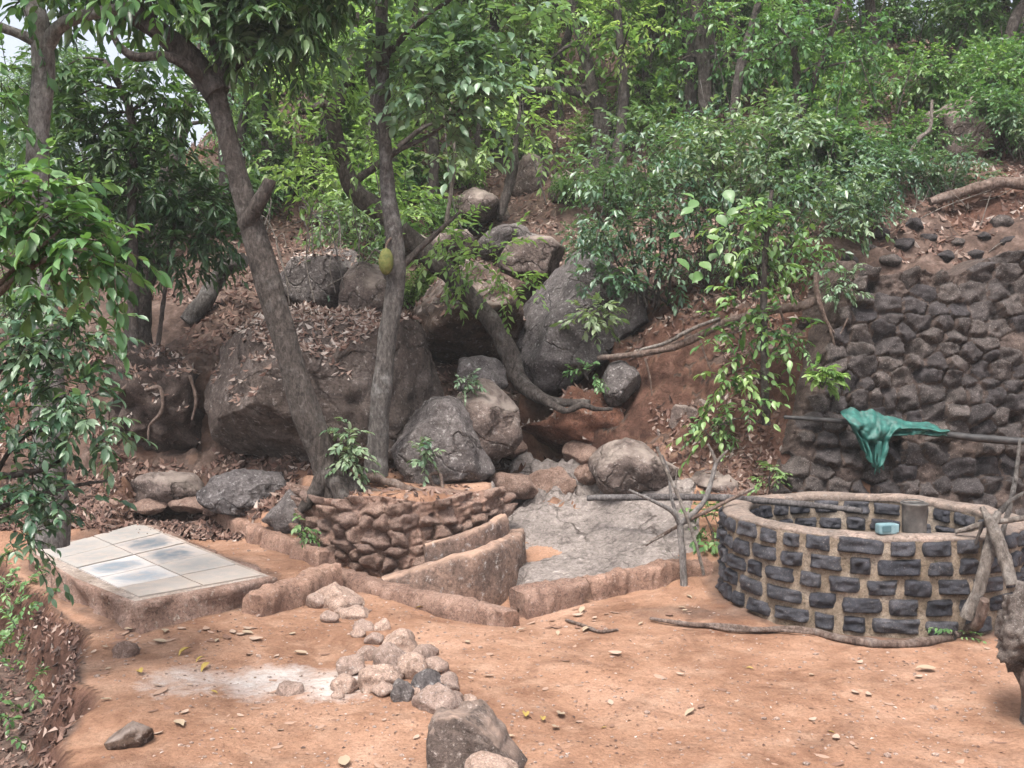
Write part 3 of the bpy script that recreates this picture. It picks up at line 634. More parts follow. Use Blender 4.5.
# quad frame of the top: front F->R is across, F->BL is along
cF, cR, cBk, cBL = [atz(x, y, ZS) for x, y in ((135, 599), (265, 576), (142, 524), (36, 552))]
def quad(u, v): return (cF * (1 - u) + cR * u) * (1 - v) + (cBL * (1 - u) + cBk * u) * v
cols_ = [['sand', 'blue', 'mid', 'grey', 'grey'], ['sand', 'grey', 'dark', 'dark', 'grey']]
vb = [0., .17, .36, .56, .78, 1.0]
for ci, (u0, u1) in enumerate(((0.03, .492), (.506, .97))):
    for ri in range(5):
        v0, v1 = vb[ri] + (.003 if ri != 3 else .014), vb[ri + 1] - .002
        if ci == 0 and ri == 0: pass
        mbp = MB(); nu = 8
        U, Vv = np.meshgrid(np.linspace(0, 1, nu), np.linspace(0, 1, nu))
        pts = np.array([[*quad(u0 + (u1 - u0) * a, v0 + (v1 - v0) * b), 0] for a, b in zip(U.ravel(), Vv.ravel())])
        zt = ZS + .012 + .004 * rng.random() + .003 * fbm(pts * 5, 2, 6); top = pts.copy(); top[:, 2] = zt
        mbp.add(top, grid_faces(nu, nu))
        edge_i = [i for i in range(nu)] + [nu * (i + 1) - 1 for i in range(1, nu)] + [nu * nu - 1 - i for i in range(1, nu)] + [nu * (nu - 1 - i) for i in range(1, nu - 1)]
        E = top[edge_i]; E2 = E.copy(); E2[:, 2] = ZS - .015; k = len(E)
        mbp.add(np.vstack([E2, E]), [[i, (i + 1) % k, k + (i + 1) % k, k + i] for i in range(k)])
        kind = cols_[ci][ri]; o = mbp.build('panel', PM[kind], cs, smooth=False)
        uvl = o.data.uv_layers.new(name='UVMap'); li = np.empty(len(o.data.loops), np.int32); o.data.loops.foreach_get('vertex_index', li)
        uvv = np.zeros((len(o.data.vertices), 2)); uvv[:nu * nu, 0] = U.ravel(); uvv[:nu * nu, 1] = Vv.ravel()
        uvl.data.foreach_set('uv', uvv[li].ravel().astype(np.float32))
        if kind == 'dark': o['label'] = 'dark blue stained panel'
        elif kind == 'sand': o['label'] = 'sandy dust covered panel'

# ------------------------------------------------------------------ boulders
ROCKS = {}
def boulder(pb, Y, dep, label, mat, seed, name='boulder', cat='boulder', group=None, sub=5, grow=1.12, **kw):
    x0, y0, x1, y1 = pb; c = at((x0 + x1) / 2, (y0 + y1) / 2, Y)
    s = ((x1 - x0) / 2 / FPX * Y * grow, dep, (y1 - y0) / 2 / FPX * Y * grow)
    V, F = rockgeo(c, s, seed, sub, **kw); mb = MB(); mb.add(V, F)
    # stretch to the outline measured from the photograph
    for ax, lo, hi in ((0, at(x0, y0, Y)[0], at(x1, y0, Y)[0]), (2, at(x0, y1, Y)[2], at(x0, y0, Y)[2])):
        a, b = V[:, ax].min(), V[:, ax].max(); V[:, ax] = lo + (V[:, ax] - a) / (b - a) * (hi - lo)
    mb.V = [V]; o = mb.build(name, M[mat], loc=c); tag(o, label, cat, group); ROCKS[label] = (V, F); return o
BIG = 'huge brown boulder with a leaf covered top behind the two leaning trunks'
boulder((196, 303, 442, 492), 12.15, 1.35, BIG, 'bigrock', 4, sub=6, planes=7, rough=.085, fine=.03, cut=(.7, .92), xplanes=[((0.15, -1, .12), .62), ((-.35, -.6, -.8), .5), ((-.05, -.38, 1), .62), ((.75, -.6, .1), .62), ((-.8, -.55, .4), .66)])
boulder((390, 396, 495, 500), 11.55, .62, 'grey pointed boulder with white flecks at the foot of the slim trunk', 'greyrock', 12, planes=5, xplanes=[((-.75, -.2, .55), .55), ((.85, -.3, .35), .72), ((0, -1, .1), .7)])
boulder((440, 378, 523, 468), 12.1, .6, 'rounded grey brown boulder leaning on the pointed one above the cave', 'boulder', 23, planes=4, rough=.06)
boulder((514, 246, 648, 402), 13.7, 1.0, 'tall slanting grey slab of rock above the cave', 'greyrock', 37, planes=3, tilt=.0, xplanes=[((-.75, -.3, .55), .5), ((.1, -1, .2), .6), ((.6, -.3, -.7), .62), ((.5, -.2, .8), .75)])
boulder((412, 262, 530, 372), 14.0, 1.0, 'dusty brown boulder in the gully beneath the green sprays', 'brownrock', 41, planes=5)
boulder((458, 355, 508, 395), 12.7, .4, 'small squarish grey block wedged between the gully boulders', 'greyrock', 52, planes=5, box=.3, sub=4)
boulder((276, 248, 372, 312), 14.6, .7, 'flat topped grey rock up the slope behind the big boulder', 'greyrock', 63, planes=5, xplanes=[((0, -.2, 1), .6)], sub=4)
boulder((588, 437, 682, 505), 11.7, .6, 'brown domed boulder resting on the bedrock behind the pole', 'boulder', 71, planes=4, rough=.06)
boulder((600, 360, 642, 408), 12.45, .35, 'grey stone sticking out of the red earth bank', 'greyrock', 85, planes=5, sub=4)
boulder((202, 468, 290, 522), 11.6, .5, 'low dark grey rock tucked under the huge boulder', 'greyrock', 91, planes=4)
boulder((264, 487, 320, 542), 10.75, .3, 'dark grey rock left of the terrace stones', 'greyrock', 96, planes=4, sub=4)
boulder((370, 330, 412, 400), 12.9, .45, 'dark rock at the right shoulder of the huge boulder', 'boulder', 102, planes=4, sub=4)
boulder((338, 262, 402, 330), 13.8, .5, 'dark boulder in the shade behind the hanging jackfruit', 'boulder', 108, planes=4, sub=4)
boulder((470, 225, 545, 272), 17.0, .8, 'grey rock higher up in the gully', 'greyrock', 113, planes=4, sub=4)
boulder((508, 158, 560, 222), 19.5, .9, 'uppermost dark rock at the head of the gully', 'boulder', 119, planes=4, sub=4)
boulder((478, 205, 512, 238), 18.2, .5, 'small rock at the left rim of the gully', 'boulder', 121, planes=4, sub=4)
for rb_, rY_, rl_, rs_ in (((424, 228, 482, 270), 15.3, 'dark rounded rock in the lower gully left of the stream bed', 601), ((498, 236, 566, 286), 15.2, 'dark blocky rock directly behind the slanting grey slab', 607), ((548, 172, 596, 228), 18.3, 'dark rock on the right rim of the upper gully', 613), ((452, 188, 500, 224), 17.4, 'half buried dark rock on the left rim of the upper gully', 619), ((396, 232, 432, 262), 14.8, 'dark rock peeping out behind the slim trunk', 625)):
    boulder(rb_, rY_, .55, rl_, "boulder", rs_, planes=5, sub=4)
boulder((925, 95, 1000, 178), 15.8, .8, 'dark earthy rock among bushes at the top of the right slope', 'boulder', 127, planes=4, sub=4)
boulder((105, 345, 205, 470), 12.75, .6, 'dark earth covered outcrop left of the huge boulder', 'drycore', 133, planes=0, rough=.3, fine=.07)
boulder((124, 470, 205, 515), 12.0, .4, 'low jagged grey rock among the red leaves behind the concrete cover', 'boulder', 139, planes=6, sub=4)
boulder((494, 432, 528, 460), 12.6, .25, 'loose brown stone inside the little cave', 'laterite', 144, planes=4, sub=4)
# the red earth roof over the cave
boulder((520, 385, 705, 475), 12.75, .5, 'crumbling red earth bank overhanging the little cave', 'redearth', 151, name='earth_bank', cat='earth bank', planes=0, rough=.16, fine=.05, xplanes=[((-.62, -.3, -.75), .42)])
for i, (bx_, Y) in enumerate([((484, 470, 540, 500), 11.9), ((528, 466, 578, 498), 12.0), ((570, 462, 606, 488), 12.1), ((562, 440, 600, 470), 12.3), ((690, 470, 740, 500), 11.3), ((640, 425, 668, 448), 12.2), ((668, 404, 712, 440), 12.0), ((690, 395, 722, 415), 12.1)]):
    boulder(bx_, Y, .25, ['flat reddish stone in the row at the cave mouth', 'broad reddish stone in the middle of the row at the cave mouth', 'small end stone of the row at the cave mouth', 'knobbly stone at the right jamb of the cave', 'brown stone between the domed boulder and the well', 'pale stone on the scree above the domed boulder', 'flat stone on the leafy scree below the sapling', 'topmost flat stone on the leafy scree'][i], 'laterite' if i < 4 else 'boulder', 160 + i * 3, name='stone', cat='stone', planes=5, sub=4)
# stones lying on the yard: (px box, label)
YS = [((312, 582, 366, 612), 'big rounded stone in front of the kerb stub', 'yardstone'), ((300, 570, 340, 596), 'brown stone leaning on the kerb stub', 'laterite'),
      ((332, 606, 372, 622), 'low grey stone in front of the rounded one', 'yardstone'), ((352, 620, 376, 636), 'small grey stone starting the stone row', 'yardstone'),
      ((372, 618, 392, 636), 'small tan stone starting the stone row', 'yardstone'), ((380, 632, 418, 660), 'upper stone of the stone row', 'yardstone'),
      ((374, 646, 412, 676), 'pale humped stone in the stone row', 'yardstone'), ((408, 648, 436, 676), 'wedge shaped stone on the right of the stone row', 'yardstone'),
      ((360, 666, 400, 696), 'ash dusted stone on the left of the stone row', 'yardstone'), ((398, 656, 426, 684), 'upright stone in the middle of the stone row', 'yardstone'),
      ((392, 682, 414, 706), 'little blue grey angular stone at the stone row', 'greyrock'), ((412, 672, 446, 700), 'grey mossy stone of the stone row', 'greyrock'),
      ((413, 687, 463, 716), 'smooth oblong stone at the front of the stone row', 'yardstone'), ((276, 682, 306, 700), 'lone stone lying in the white ash', 'yardstone'),
      ((330, 676, 362, 696), 'stone half buried in the white ash', 'yardstone'), ((108, 722, 152, 752), 'dark weathered stone at the lower left of the yard', 'brownrock'),
      ((112, 640, 140, 662), 'rounded lump of earth near the yard edge', 'laterite'),
      ((426, 706, 528, 800), 'large dark angular stone in the foreground with a dusty top', 'yarddark'), ((464, 757, 522, 790), 'pale stone in front of the large dark foreground one', 'yardstone')]
M['yarddark'] = stone_mat('lichen_stone', [(.055, .042, .037), (.115, .09, .08), (.19, .155, .14)], (.40, .355, .33), .5, 5, top=(.33, .24, .195))
for i, (b, lab, mt) in enumerate(YS):
    if i in (5, 6, 7, 8, 9, 10, 11, 12): b = (b[0] - 2, b[1] - 3, b[2] + 2, b[3] + 1)
    g = on((b[0] + b[2]) / 2, min(b[3] - 4, 764)); Y = g[1] + .08
    if b[3] > 768: Y = 5.3
    if 'pale stone in front' in lab: Y = 4.95
    kw = dict(planes=6, cut=(.6, .9))
    if 'large dark' in lab: kw = dict(planes=0, box=.55, rough=.10, xplanes=[((.62, -.1, .78), .62), ((0, -1, .25), .7)])
    boulder((b[0], b[1], b[2], b[3] + 6), Y, (b[2] - b[0]) / 2 / FPX * Y * .9, lab, mt, 300 + i * 7, name='stone', cat='stone', sub=4, **kw)
for i, (px, py, r) in enumerate([(352, 668, 15), (344, 686, 13), (368, 655, 12), (436, 668, 13), (446, 684, 14), (392, 676, 13), (384, 690, 12), (428, 652, 11), (402, 640, 13), (374, 640, 10), (420, 692, 11), (452, 700, 11), (330, 618, 10), (318, 602, 12), (352, 604, 11), (358, 634, 8), (338, 696, 7), (470, 700, 8)]):
    boulder((px - r, py - r * .8, px + r, py + r * .6), on(px, py + r * .5)[1] + .04, r / FPX * 7, 'small tan stone packed in among the larger ones of the stone row', 'yardstone', 800 + i * 3, name='stone', cat='stone', group='small stones of the stone row', sub=3, planes=6, cut=(.6, .9))
# loose rocks behind the concrete cover
for i, b in enumerate([(96, 494, 132, 512), (130, 498, 168, 516), (168, 496, 215, 514), (205, 500, 236, 516)]):
    boulder(b, 11.75, .25, ['first tan stone behind the far edge of the concrete cover', 'second tan stone behind the far edge of the concrete cover', 'broad tan stone behind the far corner of the concrete cover', 'tan stone beside the start of the narrow kerb'][i], 'laterite', 420 + i * 5, name='stone', cat='stone', sub=4)
# stones loosened from the top of the wall
prot = None
for i, (px, py) in enumerate([(868, 250), (905, 246), (930, 240), (958, 243), (985, 238), (1008, 242), (890, 262), (945, 258), (975, 256), (1000, 225), (880, 236), (850, 262), (1015, 258), (915, 226)]):
    p = on(px, py, 11.8)
    if i < 3:
        V, F = rockgeo((0, 0, 0), (.16, .13, .10), 700 + i, 3, planes=6); mb = MB(); mb.add(V, F); o = mb.build('stone', M['drystone']); prot = (prot or []) + [o]
    else: o = prot[i % 3].copy(); COL.objects.link(o)
    o.location = p + np.array([0, 0, .02]); o.rotation_euler = (rng.uniform(-.3, .3), rng.uniform(-.3, .3), rng.uniform(0, 6)); q = rng.uniform(.6, 1.2); o.scale = (q, q, q)
    tag(o, 'dark loose stone among the litter just above the stone wall', 'stone', 'loose stones above the stone wall')
# gravel: small chips all over the yard
mb = MB(); V0, F0 = ico(1)
for i in range(1500):
    Y = rng.uniform(4.8, 11); x = rng.uniform(-.45, .5) * Y
    if np.hypot(x - WC[0], Y - WC[1]) < 1.42: continue
    r = rng.uniform(.004, .016) * (1.6 if rng.random() < .1 else 1)
    P = V0 * np.array([r, r * rng.uniform(.6, 1), r * .6]) * (1 + .3 * rng.normal(size=(len(V0), 1)) * .5)
    mb.add(P + np.array([x, Y, hz(x, Y) + r * .2]), F0, 0, rng.random())
tag(mb.build('gravel', M['yardstone'], smooth=False), 'small stone chips strewn over the dirt yard', 'gravel', kind='stuff')

# ------------------------------------------------------------------ leaf litter
LO_V = np.array([(0, 0, 0), (.45, .5, .1), (1, 0, -.1), (.45, -.5, .1)]); LO_F = np.array([(0, 3, 2), (0, 2, 1)])
_st = [(.10, .30, .03), (.30, .49, .05), (.56, .45, .03), (.80, .24, -.03)]
HI_V = np.array([(0, 0, 0)] + [(x, 0, -.16 * x * x) for x, w, z in _st] + [(1, 0, -.2)] + [(x + .03, w, z) for x, w, z in _st] + [(x + .03, -w, z) for x, w, z in _st])
HI_F = np.array([(0, 1, 6), (1, 2, 7), (1, 7, 6), (2, 3, 8), (2, 8, 7), (3, 4, 9), (3, 9, 8), (4, 5, 9), (0, 10, 1), (1, 11, 2), (1, 10, 11), (2, 12, 3), (2, 11, 12), (3, 13, 4), (3, 12, 13), (4, 13, 5)])
def leafbatch(mb, P, D, U, L, Wd, hi=False, m=0, var=None, curl=1.):
    T = HI_V if hi else LO_V; F = HI_F if hi else LO_F
    D = unit(D); S = unit(np.cross(U, D)); U2 = np.cross(D, S); n = len(P)
    L = np.broadcast_to(L, n)[:, None, None]; Wd = np.broadcast_to(Wd, n)[:, None, None]
    V = P[:, None] + T[None, :, :1] * L * D[:, None] + T[None, :, 1:2] * Wd * S[:, None] + T[None, :, 2:] * curl * L * U2[:, None]
    FF = (F[None] + (np.arange(n) * len(T))[:, None, None]).reshape(-1, 3)
    if var is None: var = rng.random(n)
    mb.add(V.reshape(-1, 3), FF, m, np.repeat(var, len(F)))
def flakes(mb, P, nrm, L, tilt=.6, var=None):
    n = len(P); D = rng.normal(size=(n, 3)); D = D - (D * nrm).sum(1, keepdims=True) * nrm; D = unit(D) + nrm * rng.normal(size=(n, 1)) * .25 * tilt
    U = unit(nrm + rng.normal(size=(n, 3)) * .35 * tilt)
    leafbatch(mb, P + nrm * .012, D, U, L, L * rng.uniform(.35, .6, n), False, 0, var, rng.uniform(-2.5, 2.5))
def gnormal(x, y, e=.1):
    return unit(np.stack([-(Hq(x + e, y) - Hq(x - e, y)) / (2 * e), -(Hq(x, y + e) - Hq(x, y - e)) / (2 * e), np.ones_like(x)], -1))
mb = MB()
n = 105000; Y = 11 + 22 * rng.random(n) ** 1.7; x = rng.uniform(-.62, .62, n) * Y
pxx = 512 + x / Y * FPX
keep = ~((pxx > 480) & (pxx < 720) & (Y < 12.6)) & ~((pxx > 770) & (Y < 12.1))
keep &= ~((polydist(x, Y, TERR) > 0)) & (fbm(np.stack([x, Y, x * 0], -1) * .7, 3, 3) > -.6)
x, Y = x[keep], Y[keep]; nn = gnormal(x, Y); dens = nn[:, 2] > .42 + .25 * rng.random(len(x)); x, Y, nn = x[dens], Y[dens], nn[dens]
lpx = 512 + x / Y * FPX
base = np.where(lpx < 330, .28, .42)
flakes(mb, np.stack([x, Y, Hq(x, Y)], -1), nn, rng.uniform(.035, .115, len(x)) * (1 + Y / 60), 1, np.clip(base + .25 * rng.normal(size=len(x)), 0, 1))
# the lower ground left of the yard
n = 5200; Y = rng.uniform(4.6, 10.5, n); ex_ = np.interp(Y, EDGE[:, 1], EDGE[:, 0]); x = ex_ - .15 - rng.random(n) ** 1.4 * 2.6
flakes(mb, np.stack([x, Y, Hq(x, Y)], -1), gnormal(x, Y), rng.uniform(.03, .085, n), 1.0, np.clip(.25 + .28 * rng.normal(size=n), 0, 1))
# under the bank and on the scree right of the cave, around the channel gap
for (pxa, pya, pxb, pyb, k) in ((650, 400, 780, 500, 900), (90, 470, 260, 520, 700), (330, 470, 470, 500, 260)):
    for i in range(k):
        p = on(rng.uniform(pxa, pxb), rng.uniform(pya, pyb), 9); 
        flakes(mb, p[None], gnormal(p[:1], p[1:2]), np.array([rng.uniform(.05, .11)]), 1, np.array([np.clip(rng.normal(.36, .26), 0, 1)]))
V, F = ROCKS[BIG]
for lab, k, thr in ((BIG, 3600, .66), ('dusty brown boulder in the gully beneath the green sprays', 500, .6), ('flat topped grey rock up the slope behind the big boulder', 300, .7), ('crumbling red earth bank overhanging the little cave', 300, .5), ('dark earth covered outcrop left of the huge boulder', 500, .5)):
    V, F = ROCKS[lab]; a, b, c = V[F[:, 0]], V[F[:, 1]], V[F[:, 2]]; cr = np.cross(b - a, c - a); nr = unit(cr); ok = np.nonzero(nr[:, 2] > thr)[0]
    ar = np.linalg.norm(cr[ok], axis=1); ix = rng.choice(ok, k, p=ar / ar.sum()); w = rng.dirichlet((1, 1, 1), k)
    flakes(mb, a[ix] * w[:, :1] + b[ix] * w[:, 1:2] + c[ix] * w[:, 2:], nr[ix], rng.uniform(.05, .12, k), 1, np.clip(.62 + .25 * rng.normal(size=k), 0, 1))
# top of the retaining wall and the slope above
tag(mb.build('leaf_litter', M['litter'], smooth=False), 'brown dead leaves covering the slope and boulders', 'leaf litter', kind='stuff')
# crumbs of straw, bark and leaf on the yard
mb = MB(); n = 5200; Y = 4.8 + 6 * rng.random(n) ** .9; x = rng.uniform(-.42, .5, n) * Y
k = (np.hypot(x - WC[0], Y - WC[1]) > 1.45) & (polydist(x, Y, SLAB) < -.05) & (polydist(x, Y, TERR) < -.2) & (fbm(np.stack([x, Y, x * 0], -1) * .8, 3, 44) > -.25); x, Y = x[k], Y[k]; n = len(x)
flakes(mb, np.stack([x, Y, Hq(x, Y) - .008], -1), gnormal(x, Y), rng.uniform(.008, .035, n), .7, rng.random(n))
tag(mb.build('debris', M['litter'], smooth=False), 'crumbs of straw and leaf strewn over the dirt yard', 'debris', kind='stuff')
# single dry leaves on the yard
protos = []
for k in range(5):
    mb = MB(); L = .11; a = np.array([[0., 0, .012]]); 
    T = HI_V * np.array([L, L * rng.uniform(.35, .6), L * rng.uniform(-1.2, 1.6)]); T[:, 0] -= L / 2; T[:, 2] += .02 - T[:, 2].min() + .004 - .02
    T[:, 2] += rng.uniform(-.01, .02) * (T[:, 0] / L) ** 2 * 3
    mb.add(T, HI_F, 0, [.15, .4, .6, .8, 1.0][k]); protos.append(mb)
KL = ['dark brown curled dead leaf lying on the dirt yard', 'brown dead leaf lying on the dirt yard', 'tan dead leaf lying on the dirt yard', 'pale bleached dead leaf lying on the dirt yard', 'yellow fallen leaf lying on the dirt yard']
first = [None] * 5
def drop_leaf(px, py, k, s):
    p = on(px, py)
    if first[k] is None:
        o = first[k] = protos[k].build('fallen_leaf', M['fallen']); tag(o, KL[k], 'leaf', 'fallen leaves on the yard')
    else: o = first[k].copy(); COL.objects.link(o)
    o.location = p + np.array([0, 0, .004]); o.rotation_euler = (rng.uniform(-.2, .2), rng.uniform(-.2, .2), rng.uniform(0, 6.3)); o.scale = (s, s, s)
for (px, py, k, s) in [(185, 655, 4, 1.2), (140, 675, 4, 1.1), (205, 670, 4, 1.), (250, 655, 1, 1.3), (160, 693, 1, 1.4), (180, 727, 3, 1.2), (345, 765, 3, 1.3), (525, 718, 4, 1.0), (560, 717, 3, 1.1), (555, 730, 3, .9), (545, 690, 1, .8), (490, 655, 1, .9), (660, 678, 1, 1.), (925, 672, 3, 1.4), (690, 715, 3, .9), (615, 655, 2, 1.), (270, 605, 2, 1.1), (420, 610, 4, .8), (300, 655, 3, 1.)]: drop_leaf(px, py, k, s)
for i in range(185):
    py = 768 - 170 * rng.random() ** .8; px = rng.uniform(60, 1000)
    if (px > 700 and py < 645) or (px < 300 and py < 640) or (py < 620 and px < 540): continue
    drop_leaf(px, py, rng.choice(5, p=[.25, .36, .24, .1, .05]), rng.uniform(.25, .85))
for i in range(26): drop_leaf(rng.uniform(510, 700), rng.uniform(608, 632), rng.choice(4), rng.uniform(.6, 1.2))
for i in range(24): drop_leaf(rng.uniform(95, 300), rng.uniform(628, 646), rng.choice(4), rng.uniform(.6, 1.2))

# ------------------------------------------------------------------ poles, cloth and small things at the well
def simple(name, label, cat, pts, radii, mat, n=24, seg=8, wob=.15, seed=1, group=None):
    mb = MB(); tube(mb, pts, radii, n, seg, wob, 0, seed); p = np.asarray(pts[0])
    return tag(mb.build(name, mat, loc=p), label, cat, group)
M['pipe'] = plain('black_pipe', [(.012, .011, .012), (.024, .023, .024), (.05, .046, .046)], 14, .6, .15)
M['greypole'] = bark_mat('grey_pole', [(.06, .053, .053), (.11, .10, .10), (.19, .175, .175)], (.32, .3, .3), .4)
wy = lambda z: 10.95 + (z - .4) * .45
simple('bamboo_pole', 'dark thin pole lying across the retaining wall under the green net', 'pole', [at(784, 417, 11.0), at(850, 422, 10.95), at(925, 432, 10.9), at(1000, 440, 10.8), at(1100, 446, 10.6)], [.022, .03, .042, .045, .047], M['pipe'], 40)
simple('wooden_pole', 'long straight grey pole laid from the domed boulder onto the well rim', 'pole', [at(588, 498, 10.75), at(650, 497, 10.35), at(725, 498, 9.85), at(790, 503, 9.4), at(862, 511, 9.0)], [.035, .04, .038, .034, .028], M['greypole'], 40)
cl, t_, b_ = new_mat('green_net'); c_ = coord(t_)
t_.links.new(ramp(t_, noise(t_, c_, 14, 5), [(.006, .04, .034), (.012, .08, .067), (.03, .14, .118)], [.3, .5, .7]), b_.inputs['Base Color']); b_.inputs['Roughness'].default_value = .6
bump(t_, b_, noise(t_, c_, 160, 2), .3, .004)
# draped cloth: s runs along the pole, t hangs down from it (t<0 lies behind the pole on the stones)
S, T = np.meshgrid(np.linspace(0, 1, 90), np.linspace(-.35, 1, 70)); nS = 90
hang = np.interp(S, [0, .06, .14, .22, .30, .38, .46, .54, .6, .8, 1.], [.16, .26, .36, .44, .48, .46, .36, .17, .08, .05, .03])
px_ = 842 + S * 104; py_ = 421 + S * 13
pinch = 1 - .45 * np.clip(T, 0, 1) * (S < .6)
px2 = np.where(S < .6, 874 + (px_ - 874) * pinch, px_)
PC = np.stack([at(a, b, 10.86) for a, b in zip(px2.ravel(), py_.ravel())])
wv = fbm(np.stack([S * 3, T * 1.2, S * 0], -1), 3, 12)
fold = .045 * np.sin(S * 34 + 2.5 * T + 5 * wv) + .022 * np.sin(S * 71 + 1.3 + T * 4 + 7 * wv)
up = np.clip(-T, 0, 1) / .35
PC[:, 2] += (np.where(T > 0, -T * hang, 0)).ravel() + .045 + (up * (.10 + .045 * fbm(np.stack([S * 9, S * 0, S * 0], -1), 3, 4)) * (S < .95) * np.interp(S, [0, .1, .3, .5, .9, 1], [.3, 1, 1.1, .7, .45, 0])).ravel() - .03 * np.clip(T.ravel(), 0, 1)
PC[:, 1] += (fold * np.clip(T + .2, 0, 1) * (1 - .5 * (S > .6)) - .055 * np.sin(np.clip(T, 0, .5) * 6.28) + up * .10).ravel() - .03
PC[:, 2] += .012 * fbm(PC * 12, 3, 5); PC[:, 1] += .02 * fbm(PC * 9, 3, 6)
mb = MB(); mb.add(PC, grid_faces(nS, 70))
tl = at(878, 452, 10.82); 
for k in range(9):
    th = k * .7; mbp = tl + np.array([.025 * math.cos(th), .02 * math.sin(th), 0])
    tube(mb, [mbp + np.array([0, 0, .12]), mbp, mbp + np.array([.02 * math.cos(th * 3), -.01, -.10]), mbp + np.array([.035 * math.cos(th * 2), 0, -.2 - .05 * math.sin(th)])], [.016, .014, .011, .007], 10, 5, .2, 0, k)
net = mb.build('green_net', cl, loc=at(878, 430, 10.85)); tag(net, 'bunched green net cloth draped over the dark pole on the stone wall', 'net')
so = net.modifiers.new('thickness', 'SOLIDIFY'); so.thickness = .004

def lathe(mb, c, prof, seg=40, m=0, seed=0, dent=0.):
    th = np.linspace(0, 2 * math.pi, seg + 1); V = []
    for r, z in prof:
        for a in th: V.append((r * math.cos(a), r * math.sin(a), z))
    V = np.array(V)
    if dent: V[:, :2] *= (1 + dent * fbm(np.stack([np.cos(np.arctan2(V[:, 1], V[:, 0])), np.sin(np.arctan2(V[:, 1], V[:, 0])), V[:, 2] * 6], -1) * 1.5, 3, seed))[:, None]
    F = grid_faces(seg + 1, len(prof)); mb.add(V + np.asarray(c), F, m, .5)
M['pail'] = plain('tarnished_pail', [(.035, .033, .033), (.07, .065, .062), (.15, .135, .125)], 9, .45, .2)
pc = at(914, 545, 8.02); pc[2] = WH + .012; 
pl = thing('bucket', 'small dark pail standing on the front rim of the well', 'bucket', pc)
mb = MB(); lathe(mb, pc, [(0, .004), (.085, .0), (.092, .006), (.094, .02), (.097, .12), (.100, .225), (.106, .232), (.106, .245), (.100, .248), (.094, .235), (.090, .03), (0, .025)], dent=.03); pb_o = mb.build('body', M['pail'], pl)
mb = MB(); a = np.linspace(0, math.pi, 14); tube(mb, [pc + np.array([.104 * math.cos(t), .02 + .05 * math.sin(t), .235 + .03 * math.sin(t)]) for t in a], [.004, .004], 30, 6); mb.build('handle', M['pail'], pb_o)
def rbox(mb, c, s, ax, r=.25, m=0, sub=4):
    V, F = ico(sub); P = np.sign(V) * np.abs(V) ** r; P = P / np.abs(P).max(0); mb.add(np.asarray(c) + (P * np.array(s)) @ ax, F, m, .5)
M['teal'] = plain('pale_teal_plastic', [(.09, .16, .18), (.13, .21, .235), (.20, .28, .30)], 10, .4, .05, .5)
M['tealdark'] = plain('teal_recess', [(.04, .085, .10), (.07, .13, .15)], 10, .5, .05)
bc = at(886, 548, 7.95); bc[2] = WH + .018; an = .18; ax = np.array([[math.cos(an), math.sin(an), 0], [-math.sin(an), math.cos(an), 0], [0, 0, 1]])
sb = thing('soap_box', 'small pale teal plastic box on the well rim beside the dark pail', 'box', bc)
mb = MB(); rbox(mb, bc + np.array([0, 0, .043]), (.08, .04, .043), ax); sb_o = mb.build('body', M['teal'], sb)
mb = MB(); rbox(mb, bc + np.array([0, 0, .043]) + np.array([-.02, -.042, .003]) @ ax, (.038, .004, .026), ax); mb.build('front_panel', M['tealdark'], sb_o)
mb = MB(); rbox(mb, bc + np.array([.072, -.0, .047]) @ ax, (.018, .042, .036), ax); mb.build('side_cap', M['teal'], sb_o)

# wrapper litter
mb = MB(); U, Vv = np.meshgrid(np.linspace(0, 1, 16), np.linspace(0, 1, 8)); p0 = on(278, 606)
mb.add(np.stack([p0[0] + (U - .5) * .24 + .02 * Vv, p0[1] + (Vv - .5) * .09 + .04 * U, p0[2] + .015 + .012 * np.sin(U * 9 + Vv * 3)], -1).reshape(-1, 3), grid_faces(16, 8))
w_ = mb.build('wrapper', plain('orange_wrapper', [(.75, .12, .05), (.85, .30, .18)], 8, .35), loc=p0); tag(w_, 'crumpled orange plastic wrapper on the dirt beside the concrete cover', 'wrapper')
mb = MB(); p1 = on(292, 604); p1 = p1 + np.array([.06, 0, 0]); mb.add(np.stack([p1[0] + (U - .5) * .1, p1[1] + (Vv - .5) * .06 + .02 * U, p1[2] + .016 + .01 * np.sin(U * 8 + Vv * 5)], -1).reshape(-1, 3), grid_faces(16, 8))
w_ = mb.build('paper_scrap', plain('white_paper', [(.7, .68, .65), (.8, .78, .76)], 8, .6), loc=p1); tag(w_, 'scrap of white paper next to the orange wrapper', 'paper scrap')

# dead branches, roots
def gpts(l, h=.02): return [on(x, y) + np.array([0, 0, h]) for x, y in l]
simple('dead_branch', 'long brown branch lying on the dirt along the foot of the well', 'branch', gpts([(650, 622), (690, 628), (728, 630), (760, 634), (800, 633), (845, 643), (890, 648), (930, 645), (962, 636)], .03) + [at(978, 622, 7.7), at(985, 600, 7.6)], [.016, .022, .026, .03, .034, .036, .04, .04], M['root'], 70, 8, .25, 3)
simple('dead_branch', 'thin stick lying left of the well below the kerb', 'branch', gpts([(566, 622), (584, 628), (600, 634), (618, 632)]), [.012, .016, .01], M['root'], 24, 6, .2, 5)
simple('dead_branch', 'stick lying beside the thin stick on the dirt left of the well', 'branch', gpts([(700, 628), (735, 634), (775, 634), (815, 637)], .03), [.012, .018, .012], M['root'], 24, 6, .2, 6)
dp = thing('dead_branch_pile', 'dead forked branch propped against the right side of the well', 'branch', at(985, 590, 7.7))
